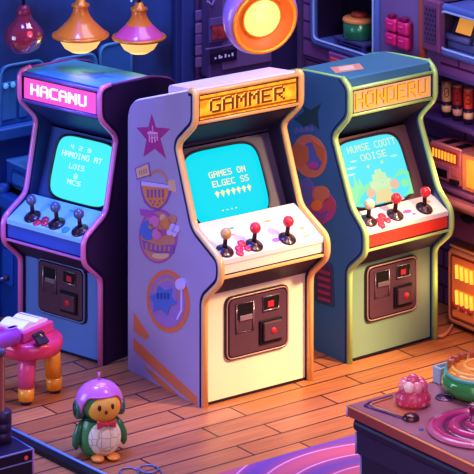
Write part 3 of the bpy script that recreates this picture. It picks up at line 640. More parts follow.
def cubby(u0, v0, u1, v1, x, depth, ztop, name, label):
    """open box on the side wall; (u0,v0)-(u1,v1) its front lower edge in the photo"""
    ya, za = wr(u0, v0, x); yb, zb_ = wr(u1, v1, x); z0 = (za+zb_)/2
    e = empty(name, (XW, (ya+yb)/2, z0), 0, label, 'cubby', 'framed cubbies on the plum wall')
    h = (ya-yb)/2; H_ = ztop-z0; d = XW-x; t = .03
    part('back_panel', MB().box(-.02, 0, -h, h, 0, H_), M_dark, e)
    part('cubby_floor', MB().box(-d, 0, -h, h, 0, t), M_frame, e); part('cubby_roof', MB().box(-d, 0, -h, h, H_-t, H_), M_frame, e)
    for sgn in (-1, 1): part('cubby_side', MB().box(-d, 0, sgn*h-(t if sgn > 0 else 0), sgn*h+(t if sgn < 0 else 0), 0, H_), mat('cubby plum', '#2c2048', .5), e)
    fr = [(-d-.002, a, b) for a, b in rrect(-h+.012, h-.012, .012, H_-.012, .05)]
    part('cubby_frame', MB().tube(fr, .026, 10, True), M_frame, e)
    part('frame_line', MB().tube([(-d-.022, a, b) for a, b in rrect(-h+.034, h-.034, .034, H_-.034, .04)], .008, 8, True), mat('frame pale line', '#9cb8f0', .35), e)
    return e, z0, h, (ya+yb)/2
M_frame = mat('periwinkle frame', '#5674c0', .35, coat=.3)
X1 = XW-.24
cub1, zc1, hc1, yc1 = cubby(313, 47, 379, 59, X1, .24, 2.0, 'wall_cubby', 'blue-framed wall cubby holding the green tin')
cub2, zc2, hc2, yc2 = cubby(440, 55, 520, 74, X1, .24, 1.98, 'wall_cubby', 'blue-framed wall cubby holding the grey console, above the numbered canisters')
# thick upper wall round the cubbies, front face level with their frames
ztop2 = 2.3; zlow = wr(455, 76, X1)[1]; zl1 = zc1-.11
def slab(n, ya, yb, za, zb, m): struct(n, MB().box(X1+.004, XW, yb, ya, za, zb), m)
ystart = wr(303, 40, X1)[0]
slab('wall_right', ystart, yc1+hc1, zc1, ztop2, M_BRICK); slab('wall_right', yc1-hc1, yc2+hc2, zlow, ztop2, M_plum)
slab('wall_right', ystart, yc1-hc1, zl1, zc1-.003, M_BRICK); slab('wall_right', yc2+hc2, 12.35, zlow, zc2-.003, M_BRICK)
slab('wall_right', yc2-hc2, 12.35, zc2, ztop2, M_BRICK)
struct('trim_9', MB().box(X1-.008, XW, yc1-hc1-.02, 12.35, zlow-.02, zlow), M_plum2)
# platform and tin in the first cubby
e = empty('display_stand', (XW-.13, yc1-.01, zc1+.03), 0, 'low slate stand with two rails under the green tin', 'stand')
M_slate2 = mat('slate stand', '#4a4a86', .45)
part('stand_top', MB().box(-.10, .10, -.17, .15, .035, .055), M_slate2, e, .005)
part('stand_rail', MB().box(-.09, -.075, -.16, .14, .010, .024), M_slate2, e, .004)
for y in (-.15, .13):
    for x in (-.085, .085): part('stand_leg', MB().box(x-.012, x+.012, y-.012, y+.012, 0, .038), M_slate2, e)
zt = zc1+.03+.055
e = empty('round_tin', (XW-.13, yc1-.005, zt), 0, 'round green tin with orange lid and brown knob, in the blue-framed cubby', 'tin')
part('tin_body', MB().lathe([(1e-4,0),(.10,0),(.106,.008),(.106,.112),(.098,.117)], 40), mat('green tin', '#3c9a70', .25, .3, coat=.5), e)
part('tin_lid', MB().lathe([(.108,.108),(.111,.116),(.106,.130),(.092,.136),(1e-4,.138)], 40), mat('orange lid', '#e0985a', .4), e)
part('lid_knob', MB().lathe([(.048,.136),(.054,.142),(.054,.158),(.044,.166),(1e-4,.168)], 32), mat('russet knob', '#9a4438', .4), e)
# grey console in the second cubby
yk, zk = wr(462, 48, XW-.13)
e = empty('desk_console', (XW-.10, wr(466, 50, XW-.13)[0], zc2+.03), 0, 'slate wedge-shaped console with amber window, in the cubby above the canisters', 'console')
part('console_foot', MB().box(-.10, .09, -.17, .17, 0, .05), mat('slate console', '#5a6298', .4), e, .012)
part('console_wedge', MB().prism([(-.085,.05),(.08,.05),(.08,.24),(.0,.235)], -.13, .12, 'y'), mat('dark slate console', '#454a78', .4), e, .01)
M_wdg = Matrix.Translation((-.045, -.02, .142)) @ Matrix.Rotation(-atan2(.185, .085), 4, 'Y')
part('amber_window', MB().box(-.05, .05, -.07, .07, -.002, .012, M_wdg), mat('amber glow', '#e0a048', .4, emit=.5), e, .004)
part('window_rim', MB().box(-.065, .065, -.09, .09, -.004, .006, M_wdg), mat('dark rim', '#2a2440', .4), e, .004)
part('handset', MB().tube([(-.09, .165, .07), (-.10, .13, .075), (-.10, .0, .07), (-.10, -.12, .075)], [.022,.024,.02,.024], 12), mat('slate console', '#5a6298'), e)
# pink quilted pouch
y0, z0 = wr(386.5, 17, X1-.03); y1, z1_ = wr(409.5, 22, X1-.03); zb_ = wr(398, 48, X1-.03)[1]
e = empty('hanging_pouch', (X1+.004, (y0+y1)/2, zb_), 0, 'pink quilted pouch of four puffy squares hanging on the plum wall', 'pouch')
hw = (y0-y1)/2; hh_ = (z0+z1_)/2-zb_
M_pq = mat('hot pink quilt', '#d42c80', .4, coat=.3); M_pq2 = mat('deep pink seam', '#7a1450', .5)
part('pouch_back', MB().box(-.03, 0, -hw, hw, 0, hh_), M_pq2, e, .012)
for i in (-1, 1):
    for j in (0, 1):
        part('quilt_square', MB().box(-.055, -.02, min(i*hw*.06, i*hw*.98), max(i*hw*.06, i*hw*.98), hh_*(.02+.5*j), hh_*(.48+.5*j)), M_pq, e, .018)
        part('quilt_mark', MB().box(-.058, -.054, i*hw*.5-.02, i*hw*.5+.02, hh_*(.30+.5*j), hh_*(.33+.5*j)), mat('light pink mark', '#f07ab0', .4), e)
part('pouch_clasp', MB().box(-.05, -.01, -hw*.75, -hw*.2, hh_-.005, hh_+.022), M_pq2, e, .006); part('pouch_clasp', MB().box(-.05, -.01, hw*.35, hw*.75, hh_-.005, hh_+.022), M_pq2, e, .006)
# copper post, grille
yp = wr(418, 40, X1-.05)[0]
struct('trim_6', MB().box(X1-.03, X1, yp-.022, yp+.022, zlow, WALLZ), mat('copper post', '#a8584c', .45), .008)
ya_ = wr(422, 40, X1-.05)[0]; yb_ = wr(439, 40, X1-.05)[0]; zg = max(wr(430, 51, X1-.05)[1], zlow)
e = empty('speaker_grille', (X1, (ya_+yb_)/2, zg), 0, 'tall mauve-framed dark mesh grille beside the copper post', 'grille')
hg = (ya_-yb_)/2
part('grille_frame', MB().box(-.05, 0, -hg, hg, 0, 2.0-zg), mat('mauve grille frame', '#7a4a78', .45), e, .01)
part('mesh_panel', MB().box(-.056, -.045, -hg+.03, hg-.03, .05, 1.96-zg), brick_mat('grille mesh', '#2c1c40', '#34204a', '#5a3a68', .03, .03, .006), e)
# small red sign under the first cubby
ys, zs_ = wr(329, 52, X1-.02); y2, z2_ = wr(368, 62, X1-.02); zz = wr(345, 74, X1-.02)[1]
e = empty('wall_sign', (X1, (ys+y2)/2, zz), 0, 'red wall sign in a mauve frame, below the cubby with the tin', 'sign')
hs = (ys-y2)/2; hz = (zs_+z2_)/2-zz
part('sign_frame', MB().box(-.03, 0, -hs, hs, 0, hz), mat('mauve sign frame', '#8a5aa0', .4), e, .012); part('sign_face', MB().box(-.036, -.02, -hs+.03, hs-.03, .03, hz-.03), mat('red sign face', '#b84a58', .4, emit=.2), e, .006)
# ------------------------------------------------------------------ shelves, canisters, heaters along the side wall
M_shelf = mat('violet shelf', '#5c4288', .45); M_shelfe = mat('shelf edge', '#7658a0', .4); M_count = mat('mauve counter', '#8a5468', .45)
def shelf(u0, v0, x, thick, yend, name, label, m, m2, lab2=None):
    ya, za = wr(u0, v0, x)
    e = empty(name, (XW, (ya+yend)/2, za), 0, label, 'shelf')
    h = (ya-yend)/2; d = XW-x
    part('board', MB().box(-d+.008, 0, -h, h, -thick, 0), m, e); part('front_edge', MB().tube([(-d+.008, -h, -thick/2), (-d+.008, h, -thick/2)], thick/2, 10), m2, e)
    return e, za, ya
YEND = 12.4
XS1 = XW-.16; s1, zs1, ys1 = shelf(420, 112.5, XS1, .035, YEND, 'display_shelf', 'violet wall shelf carrying the numbered canisters', M_shelf, M_shelfe)
XS2 = XW-.28; s2, zs2, ys2 = shelf(424, 178.5, XS2, .04, YEND, 'display_shelf', 'plum wall shelf carrying the glowing toaster', mat('plum shelf', '#4a2c5c', .45), mat('plum shelf edge', '#80507c', .4))
# canisters
def canister(u, v, num, mtop, label, mband):
    y, _ = wr(u, v, XW-.085); r = .029
    e = empty('canister', (XW-.085, y, zs1), 0, label, 'canister', 'numbered canisters on the violet shelf')
    hc = .225
    part('can_body', MB().lathe([(1e-4,0),(r,0),(r,hc*.45),(1e-4,hc*.45)], 28), mat('can plum', '#3c2444', .35, coat=.4), e)
    part('can_sleeve', MB().lathe([(r,hc*.44),(r+.002,hc*.45),(r+.002,hc*.93),(r*.9,hc*.95)], 28), mtop, e)
    part('can_cap', MB().lathe([(r+.001,hc*.93),(r+.004,hc*.95),(r*.95,hc),(1e-4,hc)], 28), mat('can cap', '#b88a70', .35, .2), e)
    part('can_band', MB().lathe([(r,hc*.15),(r+.0025,hc*.155),(r+.0025,hc*.32),(r,hc*.325)], 28), mband, e)
    g = MB(); fn = lambda a, b, t: Vector(((r+.003+t)*cos(a/(r+.003)+pi+.75), (r+.003+t)*sin(a/(r+.003)+pi+.75), hc*.70+b))
    text_quads(g, num, .004, 0, .03, .062, fn, .003); part('can_number', g, mat('number '+num, {'0':'#8a5a3c','1':'#5a1420','3':'#7a1c18'}[num], .5), e)
M_band = mat('cream band', '#e8c894', .4)
canister(446.5, 116, '0', mat('cream sleeve', '#c8a884', .4), 'cream-topped canister marked 0 on the violet shelf', M_band)
canister(457.5, 119, '1', mat('crimson sleeve', '#a8323c', .4), 'crimson-topped canister marked 1 on the violet shelf', mat('rose band', '#d8a898', .4))
canister(468.5, 121, '3', mat('vermilion sleeve', '#d85038', .4), 'vermilion-topped canister marked 3 on the violet shelf', M_band)
# toaster with a glowing window
M_tst = mat('rosy toaster', '#b4626c', .4, coat=.3); M_tst2 = mat('rose plate', '#9a5878', .4); M_fire = mat('fire glow', '#a05010', .4, emit=1.0, ecol='#ffb040', var=.1)
XT = XW-.23
y0, z0 = wr(429, 141, XT); y1, _ = wr(460.5, 150, XT)
e = empty('toaster', (XT, (y0+y1)/2, zs2), 0, 'rosy two-slot toaster with a row of glowing orange bars, on the plum shelf', 'toaster')
h = (y0-y1)/2; hz = z0-zs2
part('toaster_body', MB().box(0, .21, -h, h, 0, hz), M_tst, e, .016)
part('window_surround', MB().box(-.006, .01, -h+.02, h-.015, hz*.58, hz*.92), mat('ember surround', '#8a2c2c', .5, emit=.25), e, .006)
for i in range(8):
    t = -h+.034+(2*h-.068)*(i+.5)/8; part('glow_bar', MB().box(-.010, .004, t-.0095, t+.0095, hz*.63, hz*.87), M_fire, e, .004)
part('control_plate', MB().box(-.006, .01, -h*.35, h*.85, hz*.06, hz*.50), M_tst2, e, .01); part('dark_display', MB().box(-.009, .004, -h*.2, h*.62, hz*.13, hz*.36), M_hole, e, .004)
part('side_plate', MB().box(-.007, .01, -h*.85, -h*.45, hz*.26, hz*.52), M_tst, e, .006); part('lever', MB().box(-.022, .01, -h*.92, -h*.42, hz*.08, hz*.18), M_hole, e, .006)
for t in (-.5, .35): part('bread_slot', MB().box(.05, .15, t*h-.03, t*h+.03, hz-.004, hz+.003), M_hole, e)
part('top_rim', MB().tube([(.02, -h+.01, hz), (.02, h-.01, hz)], .006, 8), mat('pale rim', '#e8a488', .35), e)
# glowing heater beside it
y2 = y1-.03
e = empty('heater', (XT-.02, y2-.16, zs2), 0, 'heater box with one large orange glowing front, at the end of the plum shelf', 'heater')
part('heater_body', MB().box(0, .22, -.16, .16, 0, hz*1.02), mat('copper heater', '#c07a58', .4), e, .012); part('glow_front', MB().box(-.008, .02, -.14, .11, .03, hz*.92), mat('orange front glow', '#a05818', .4, emit=.8, ecol='#f8a040'), e, .01)
# counter with drawer below
XC = XW-.36
yc0, zcn = wr(436, 195, XC); zcn = zs2-.045
e = empty('counter_shelf', (XW-.004, (yc0+YEND)/2, zcn), 0, 'mauve round-edged counter with an oval drawer pull, above the glowing oven', 'counter')
hc_ = (yc0-YEND)/2; dC = XW-XC
part('counter_top', MB().box(-dC+.03, 0, -hc_, hc_, -.05, 0), M_count, e); part('round_edge', MB().tube([(-dC+.03, -hc_, -.025), (-dC+.03, hc_, -.025)], .027, 12), mat('counter edge', '#b07070', .4), e)
dw = part('drawer', MB().box(-dC+.06, 0, -hc_+.01, hc_-.02, -.24, -.05), mat('drawer plum', '#5c3050', .45), e, .01)
yo = wr(467, 219, XC+.05)[0]-(yc0+YEND)/2; zo = wr(467, 219, XC+.05)[1]-zcn
part('drawer_pull', MB().prism(circ(yo, zo, .06, .024, 20), -dC+.048, -dC+.062, 'x'), M_hole, dw, .003)
ysl = wr(456, 199, XC+.15)[0]-(yc0+YEND)/2
part('counter_slot', MB().prism(circ(-dC+.13, ysl, .018, .07, 18), 0, .003, 'z'), M_hole, e)
# oven on the floor
XO = XW-.24
yo0, zo1 = wr(449, 246, XO); 
e = empty('oven', (XO, yo0-.31, 0), 0, 'copper-framed glowing oven on the floor against the brick wall', 'oven')
h = .31; M_cop = mat('copper frame', '#c88868', .4, coat=.3)
zb0 = .03
part('oven_body', MB().box(.02, .235, -h, h, zb0, zo1), mat('copper body', '#b07458', .4), e, .01)
part('oven_cavity', MB().box(.004, .03, -h+.03, h-.03, zb0+.04, zo1-.05), mat('oven inside', '#b86038', .5, emit=.4), e)
dr = part('oven_door', MB().tube([(.006, a, b) for a, b in rrect(-h+.014, h-.014, zb0+.016, zo1-.02, .03)], .02, 10, True), M_cop, e)
part('door_line', MB().tube([(-.010, a, b) for a, b in rrect(-h+.034, h-.034, zb0+.038, zo1-.042, .02)], .006, 8, True), mat('rust line', '#7a3428', .4), dr)
hzo = zo1-zb0
for z, n in ((.70, 11), (.36, 11)):
    el = part('heating_element', MB().box(-.002, .014, -h+.05, h-.055, zb0+hzo*z-.045, zb0+hzo*z+.045), mat('element glow', '#a05010', .5, emit=.8, ecol='#f89028'), e, .008)
    for i in range(n):
        t = -h+.06+(2*h-.12)*(i+.5)/n; part('glow_coil', MB().tube([(-.004, t, zb0+hzo*z-.040), (-.004, t+.006, zb0+hzo*z+.040)], .012, 8), mat('coil glow', '#a06010', .4, emit=1.0, ecol='#ffcc50'), el)
part('oven_rack', MB().box(-.002, .012, -h+.035, h-.035, zb0+.085, zb0+.092), M_cop, e)
for i in range(4):
    for x in ([-h+.05]): pass
for y in (-h+.05, h-.05):
    for x in (.05, .20): part('oven_foot', MB().cyl((x, y), .02, 0, zb0, 14), M_hole, e)
part('top_plate', MB().box(.0, .235, -h, h, zo1-.002, zo1+.018), mat('amber top', '#e0a070', .4), e, .008)
for i in range(5):
    t = h-.06-.072*i; o = part('bun', MB().ball((0,0,.021), (.013,.026,.021), 16, 10), mat('rosy bun', '#b84a4a', .4, coat=.3)); o.location = (XO-.010+.006, yo0-.31+t, zb0+.092-.052)
    tag(o, 'round rosy bun in the bottom row behind the glowing oven front', 'bun', 'buns along the bottom of the oven')
    o.location.z = zb0+.092
l = bpy.data.lights.new('oven_light', 'POINT'); l.energy = 1.6; l.color = (1, .55, .25); l.shadow_soft_size = .12
lo = bpy.data.objects.new('oven_light', l); C.objects.link(lo); lo.location = (XO-.22, yo0-.25, .35)
l = bpy.data.lights.new('toaster_light', 'POINT'); l.energy = 2.5; l.color = (1, .55, .25); l.shadow_soft_size = .1; l.specular_factor = .05
lo = bpy.data.objects.new('toaster_light', l); C.objects.link(lo); lo.location = (XT-.2, y1-.1, zs2+.15)
# cable from the machine to the oven
p0 = ground(437, 335, .02); p1 = ground(447, 332, .012); p2 = ground(453, 322, .012); p3 = Vector((XO+.02, yo0-.03, .10))
def bez(a, b, c, d, n=18): return [a*(1-t)**3+b*3*t*(1-t)**2+c*3*t*t*(1-t)+d*t**3 for t in [i/n for i in range(n+1)]]
p0 = ground(438, 336.5, .012); q1 = ground(449, 338, .012); q2 = ground(452, 322, .012); q3 = ground(457, 318, .012)
o = part('power_cable', MB().tube(bez(p0, q1, q2, q3), .011, 8), mat('tan cable', '#c08468', .4)); tag(o, 'tan cable curving from the green-trimmed machine to the oven', 'cable')

# ------------------------------------------------------------------ blue wall machine behind the pink-trimmed cabinet
XB = 10.01; yb0, zb1 = 15.97, wr(5, 159, XB)[1]
zst = wr(14, 191, XB)[1]
M_bm = mat('steel blue machine', '#2f5fa8', .4); M_bm2 = mat('deep blue machine', '#234a8c', .45); M_bm3 = mat('pale blue machine', '#5a9ad8', .35)
e = empty('blue_console', (XB+.2, yb0-.14, 0), 0, 'dark blue floor console with a lever, beside the pink-trimmed machine', 'console')
part('console_body', MB().box(-.24, .22, -.14, .14, 0, zst), M_bm2, e, .012)
part('console_ledge', MB().box(-.30, .22, -.14, .14, zst-.09, zst), M_bm, e, .02)
y_, z_ = wr(3, 254, XB-.04); y3, z3_ = wr(12, 284, XB-.04); z0_, z1_ = .20, .56
dpn = part('door_panel', MB().prism(rrect(-.03, .09, z_-.17, z_+.04, .02), -.252, -.236, 'x'), M_bm, e, .004)
yl_, zl_ = wr(8, 277, XB-.05); 
lv = part('lever', MB().tube([(-.25, yl_-yb0+.14, zl_), (-.30, yl_-yb0+.17, zl_-.015), (-.33, yl_-yb0+.26, zl_-.03)], .010, 8), M_steel, e)
part('lever_knob', MB().ball((-.26, yl_-yb0+.14, zl_), .022), mat('plum knob', '#5a3c60', .3, coat=.4), lv)
part('ledge_knob', MB().lathe([(.035,0),(.04,.02),(.03,.05),(1e-4,.055)], 20, Matrix.Translation((-.26, .06, zst))), M_bm, e)
e = empty('small_monitor', (XB+.15, yb0-.15, zst), 0, 'small boxy blue monitor on the floor console behind the pink-trimmed machine', 'monitor')
hm = zb1-zst
part('monitor_case', MB().box(-.15, .16, -.16, .15, .012, hm), M_bm, e, .02)
part('monitor_top', MB().box(-.155, .165, -.163, .153, hm-.012, hm+.006), M_bm3, e, .008)
part('monitor_bezel', MB().prism(rrect(-.11, .07, .035, hm-.04, .02), -.158, -.140, 'x'), M_bm2, e, .004)
part('monitor_screen', MB().prism(rrect(-.09, .05, .05, hm-.055, .025), -.164, -.150, 'x'), mat('dull blue screen', '#3f7cc0', .25, coat=.6), e, .006)
for y in (-.12, .11): part('monitor_foot', MB().box(-.12, .12, y-.02, y+.02, 0, .016), M_bm2, e)

# ------------------------------------------------------------------ pink stool and what lies on it
M_pinkseat = mat('pink seat', '#dd3f6a', .3, coat=.5); M_pinkleg = mat('pink leg', '#e0548c', .35, coat=.4); M_orleg = mat('amber leg', '#f0a030', .35, coat=.4); M_tip = mat('dark tip', '#4a1c38', .5)
cs = ground(29, 396); SH = .355
e = empty('stool', cs, 0, 'round pink stool with thick pink and amber legs', 'stool')
part('seat', MB().lathe([(1e-4,SH-.10),(.14,SH-.10),(.185,SH-.085),(.198,SH-.05),(.192,SH-.010),(.175,SH),(1e-4,SH)], 48), M_pinkseat, e)
for k, (u, v) in enumerate(((26, 404), (55, 392))):
    b = ground(u, v)-cs; t = Vector((b.x*.86, b.y*.86, SH-.085)); f = Vector((b.x, b.y, 0))
    lo_, hi_ = (M_orleg, M_pinkleg) if k == 0 else (M_orleg, M_orleg)
    P_ = lambda q: f.lerp(t, q)
    lg = part('leg', MB().tube([P_(.34), P_(.66), P_(1)], [.047,.050,.048], 20), hi_, e)
    part('leg_cuff', MB().tube([P_(.07), P_(.08), P_(.34)], [.038,.045,.048], 20), lo_, lg)
    part('leg_tip', MB().tube([P_(0), P_(.075)], [.030,.036], 20), M_tip, lg)
for (a, b_) in ((ground(27, 394)-cs).xy, ) :
    f = Vector((a+F.x*.10, b_+F.y*.10, 0)); a, b_ = f.x, f.y; t = Vector((a*.85, b_*.85, SH-.085)); lg = part('leg', MB().tube([f, f.lerp(t, .5), t], [.036,.046,.046], 20), M_orleg, e)
# pink case book with open white pages
yk_ = radians(18); bp_ = ground(24, 333.5, SH+.062)+Matrix.Rotation(yk_, 3, 'Z') @ Vector((.135, .115, 0))
e = empty('pink_book', Vector((bp_.x, bp_.y, SH)), yk_, 'thick pink book lying on the stool under loose white pages', 'book')
part('book_cover', MB().box(-.135, .135, -.115, .115, 0, .062), mat('pink cover', '#d8508c', .4), e, .008)
part('book_strap', MB().box(-.138, -.130, -.03, .01, .004, .058), mat('rose strap', '#b03a78', .4), e)
e = empty('open_notebook', Vector((bp_.x, bp_.y, SH+.062)), yk_, 'open white notebook with ruled pages on top of the pink book', 'notebook')
def page(x0, x1, lift):
    mb = MB(); n = 10; vs = []
    for i in range(n+1):
        t = i/n; x = x0+(x1-x0)*t; z = .008+lift*sin(pi*(t*.85+.1))
        vs += [(x, -.085, z), (x, .085, z), (x, -.085, 0), (x, .085, 0)]
    fs = []
    for i in range(n):
        a = i*4; fs += [(a, a+4, a+5, a+1), (a+2, a, a+4, a+6)[::-1], (a+1, a+5, a+7, a+3), (a+2, a+3, a+7, a+6)]
    fs += [(0,1,3,2), (n*4, n*4+2, n*4+3, n*4+1)]
    return mb.add(vs, fs, False)
M_paper = mat('white paper', '#f0ecf8', .6, var=.03); M_rule = mat('blue rule', '#8a98d0', .5)
for x0_, x1_, l_ in ((0, -.115, .026), (0, .115, .020)): part('page_stack', page(x0_, x1_, l_), M_paper, e)
part('gutter', MB().box(-.003, .003, -.085, .085, .012, .018), M_rule, e)
for t in (.45, .75): 
    z = .0085+.020*sin(pi*(t*.85+.1)); part('page_rule', MB().box(.115*t-.002, .115*t+.002, -.08, .08, z, z+.0015), M_rule, e)
# dark tag
tp0 = ground(39.5, 344, SH)
e = empty('dark_tag', Vector((tp0.x, tp0.y, SH+.026)), radians(18), 'small dark wallet tag with gold stud on the pink stool', 'wallet')
e.rotation_euler = (radians(42), 0, radians(18))
part('tag_flap', MB().box(-.042, .042, -.040, .040, 0, .020), mat('charcoal tag', '#3a2638', .5), e, .005); part('tag_stud', MB().ball((.006, .010, .022), (.008,.012,.006)), mat('gold stud', '#d09838', .3, .6), e)
part('tag_band', MB().box(-.044, .044, .014, .022, .019, .023), M_hole, e)
# purple tube
tb = ground(5, 348, SH)
e = empty('purple_flask', Vector((tb.x, tb.y, SH)), radians(12), 'purple rounded flask with a dark oval opening, lying on the stool', 'flask')
RX = Matrix.Translation((0, 0, .052)) @ Matrix.Rotation(pi/2, 4, 'Y')
part('flask_body', MB().lathe([(1e-4,.105),(.030,.100),(.046,.085),(.052,.060),(.050,.0),(.046,-.10),(.04,-.16),(1e-4,-.165)], 32, RX), mat('purple flask', '#a04ab0', .3, coat=.5), e)
part('flask_opening', MB().prism(circ(.055, .0, .036, .017), .099, .1045, 'z'), mat('dark opening', '#24102c', .9, spec=0), e)
part('opening_rim', MB().tube([(.055+.038*cos(t*pi/12), .019*sin(t*pi/12), .1035) for t in range(24)], .004, 8, True), mat('lilac rim', '#d09ae0', .3), e)

# ------------------------------------------------------------------ penguin
pp = ground(99, 454)
e = empty('toy_penguin', pp, radians(-19), 'green penguin figure with pink helmet, headphones and bow tie, standing on the floor', 'toy penguin')
PENG = e
M_pg = mat('penguin green', '#4f9058', .35, coat=.4); M_pw = mat('wing green', '#3c7a50', .35, coat=.4); M_pink = mat('helmet pink', '#d878b8', .3, coat=.6); M_face = mat('face yellow', '#f4b848', .4); M_bel = mat('belly cream', '#ece0cc', .5)
def prof(pts, n=4):                            # smooth a lathe profile
    out = []
    for i in range(len(pts)-1):
        p0, p1, p2, p3 = pts[max(i-1,0)], pts[i], pts[i+1], pts[min(i+2,len(pts)-1)]
        for j in range(n):
            t = j/n
            out.append(tuple(.5*((2*p1[k])+(-p0[k]+p2[k])*t+(2*p0[k]-5*p1[k]+4*p2[k]-p3[k])*t*t+(-p0[k]+3*p1[k]-3*p2[k]+p3[k])*t**3) for k in (0, 1)))
    out.append(pts[-1]); return [(max(1e-4, a), b) for a, b in out]
sy = Matrix.Diagonal((1, .86, 1, 1))
part('body', MB().lathe(prof([(1e-4,.012),(.085,.014),(.118,.05),(.130,.11),(.122,.17),(.104,.22),(.098,.245),(.125,.285),(.138,.33),(.125,.385),(.075,.43),(1e-4,.445)]), 40, sy), M_pg, e)
bm2 = bpy.data.materials.new('belly tiles'); bm2.use_nodes = True; nt = bm2.node_tree; b = nt.nodes['Principled BSDF']
tc = nt.nodes.new('ShaderNodeTexCoord'); vo = nt.nodes.new('ShaderNodeTexVoronoi'); vo.feature = 'DISTANCE_TO_EDGE'; vo.inputs['Scale'].default_value = 19; vo.inputs['Randomness'].default_value = .35
rp = nt.nodes.new('ShaderNodeValToRGB'); rp.color_ramp.elements[0].color = lin('#ccb8a0'); rp.color_ramp.elements[1].color = lin('#f2e6d2'); rp.color_ramp.elements[0].position = .02; rp.color_ramp.elements[1].position = .07
nt.links.new(tc.outputs['Object'], vo.inputs['Vector']); nt.links.new(vo.outputs['Distance'], rp.inputs['Fac']); nt.links.new(rp.outputs['Color'], b.inputs['Base Color']); b.inputs['Roughness'].default_value = .45
part('belly', MB().ball((.014, -.054, .124), (.108,.084,.116), 32, 20), bm2, e)
hc0 = Vector((0, 0, .325))
# helmet: a cap over the head, open at the face
hel = MB(); n1, n2 = 40, 22; vs = []; fs = []
for i in range(n2+1):
    ph = i/n2*pi*.69
    for j in range(n1):
        a = 2*pi*j/n1; lim = ph
        fr_ = min(1, max(0, (-sin(a)-.25)/.55)); fr_ = fr_*fr_*(3-2*fr_)   # towards the face the rim rises
        lim = ph*(1-.49*fr_)
        vs.append((.146*sin(lim)*cos(a), .128*sin(lim)*sin(a)+.0, .325+.130*cos(lim)))
for i in range(n2):
    for j in range(n1): fs.append((i*n1+j, (i+1)*n1+j, (i+1)*n1+(j+1) % n1, i*n1+(j+1) % n1))
part('helmet', hel.add(vs, fs, True), M_pink, e)
rim = [Vector(vs[n2*n1+j]) for j in range(n1)]
part('helmet_rim', MB().tube(rim, .007, 8, True), mat('rim lilac', '#c868ac', .35), e)
part('helmet_antenna', MB().tube([(0,0,.45),(0,0,.475),(.002,0,.50)], [.008,.007,.009], 12), M_pink, e)
part('face', MB().ball((.012, -.062, .312), (.104,.080,.093), 36, 22), M_face, e)
for x in (-.036, .044): part('eye', MB().ball((x+.004, -.134 if x < 0 else -.131, .330), (.012,.009,.019), 16, 10), mat('eye dark', '#4a1420', .2, coat=.6), e)
part('beak', MB().ball((.008, -.142, .304), (.010,.008,.014), 16, 10), mat('beak rust', '#7a2c20', .3, coat=.4), e)
for sgn in (-1, 1):
    MX = Matrix.Translation((sgn*.128, .0, .288)) @ Matrix.Rotation(sgn*pi/2, 4, 'Y')
    em = part('earmuff', MB().lathe([(.055,-.02),(.058,.0),(.056,.018),(.044,.026),(.040,.022),(1e-4,.020)], 28, MX), mat('earmuff green', '#3f6e5c', .35, coat=.4), e)
    part('earmuff_pad', MB().lathe([(.034,.018),(.032,.028),(.02,.032),(1e-4,.033)], 24, MX), mat('earmuff dark', '#24443c', .35), em)
    wpts = [(sgn*.098, -.005, .215), (sgn*.122, -.01, .18), (sgn*.143, -.015, .12), (sgn*.150, -.018, .075), (sgn*.149, -.02, .05)]
    part('wing', MB().tube(wpts, [.016,.026,.029,.021,.006], 16), M_pw, e)
    part('foot', MB().ball((.012+sgn*.048, -.105, .016), (.040,.052,.018), 20, 12), mat('foot orange', '#ee9a40', .35, coat=.3), e)
M_bow = mat('bow red', '#d8485a', .35, coat=.3)
bw = part('bow_tie', MB().ball((.014, -.124, .224), (.014,.014,.015), 16, 10), M_bow, e)
for sgn in (-1, 1):
    MBW = Matrix.Translation((.014, -.122, .224))
    part('bow_loop', MB().add([MBW @ Vector(q) for q in ((sgn*.006,-.008,-.008),(sgn*.006,-.008,.008),(sgn*.006,.008,-.008),(sgn*.006,.008,.008),(sgn*.056,-.012,-.028),(sgn*.060,-.012,.028),(sgn*.056,.014,-.028),(sgn*.060,.014,.028))],
        [(0,1,5,4),(2,6,7,3),(0,4,6,2),(1,3,7,5),(4,5,7,6),(0,2,3,1)] if sgn > 0 else [(0,4,5,1),(2,3,7,6),(0,2,6,4),(1,5,7,3),(4,6,7,5),(0,1,3,2)]), M_bow, bw, .008)
part('collar', MB().tube([(.104*cos(t*pi/18), .090*sin(t*pi/18), .236) for t in range(36)], .010, 8, True), mat('collar dark', '#26443a', .4), e)

PENG.scale = (.91, .91, .90)
# ------------------------------------------------------------------ eyeglasses on the floor
gp = ground(139, 471.5)
e = empty('eyeglasses', gp, radians(-16), 'thin pale wire eyeglasses lying on the floorboards', 'eyeglasses')
e.scale = (.82, .82, .82)
M_wire = mat('pale wire', '#7c84ac', .3, .4)
for x in (-.068, .068): part('lens_rim', MB().tube([(x+.062*cos(t*pi/14), .05*sin(t*pi/14)*1.35, .008) for t in range(28)], .0055, 8, True), M_wire, e)
part('bridge', MB().tube([(-.012,.02,.008),(0,.034,.012),(.012,.02,.008)], .005, 8), M_wire, e)
for x in (-.128, .128): part('temple', MB().tube([(x,.01,.008),(x*1.02,-.10,.006),(x*.9,-.20,.006)], .0045, 8), M_wire, e)

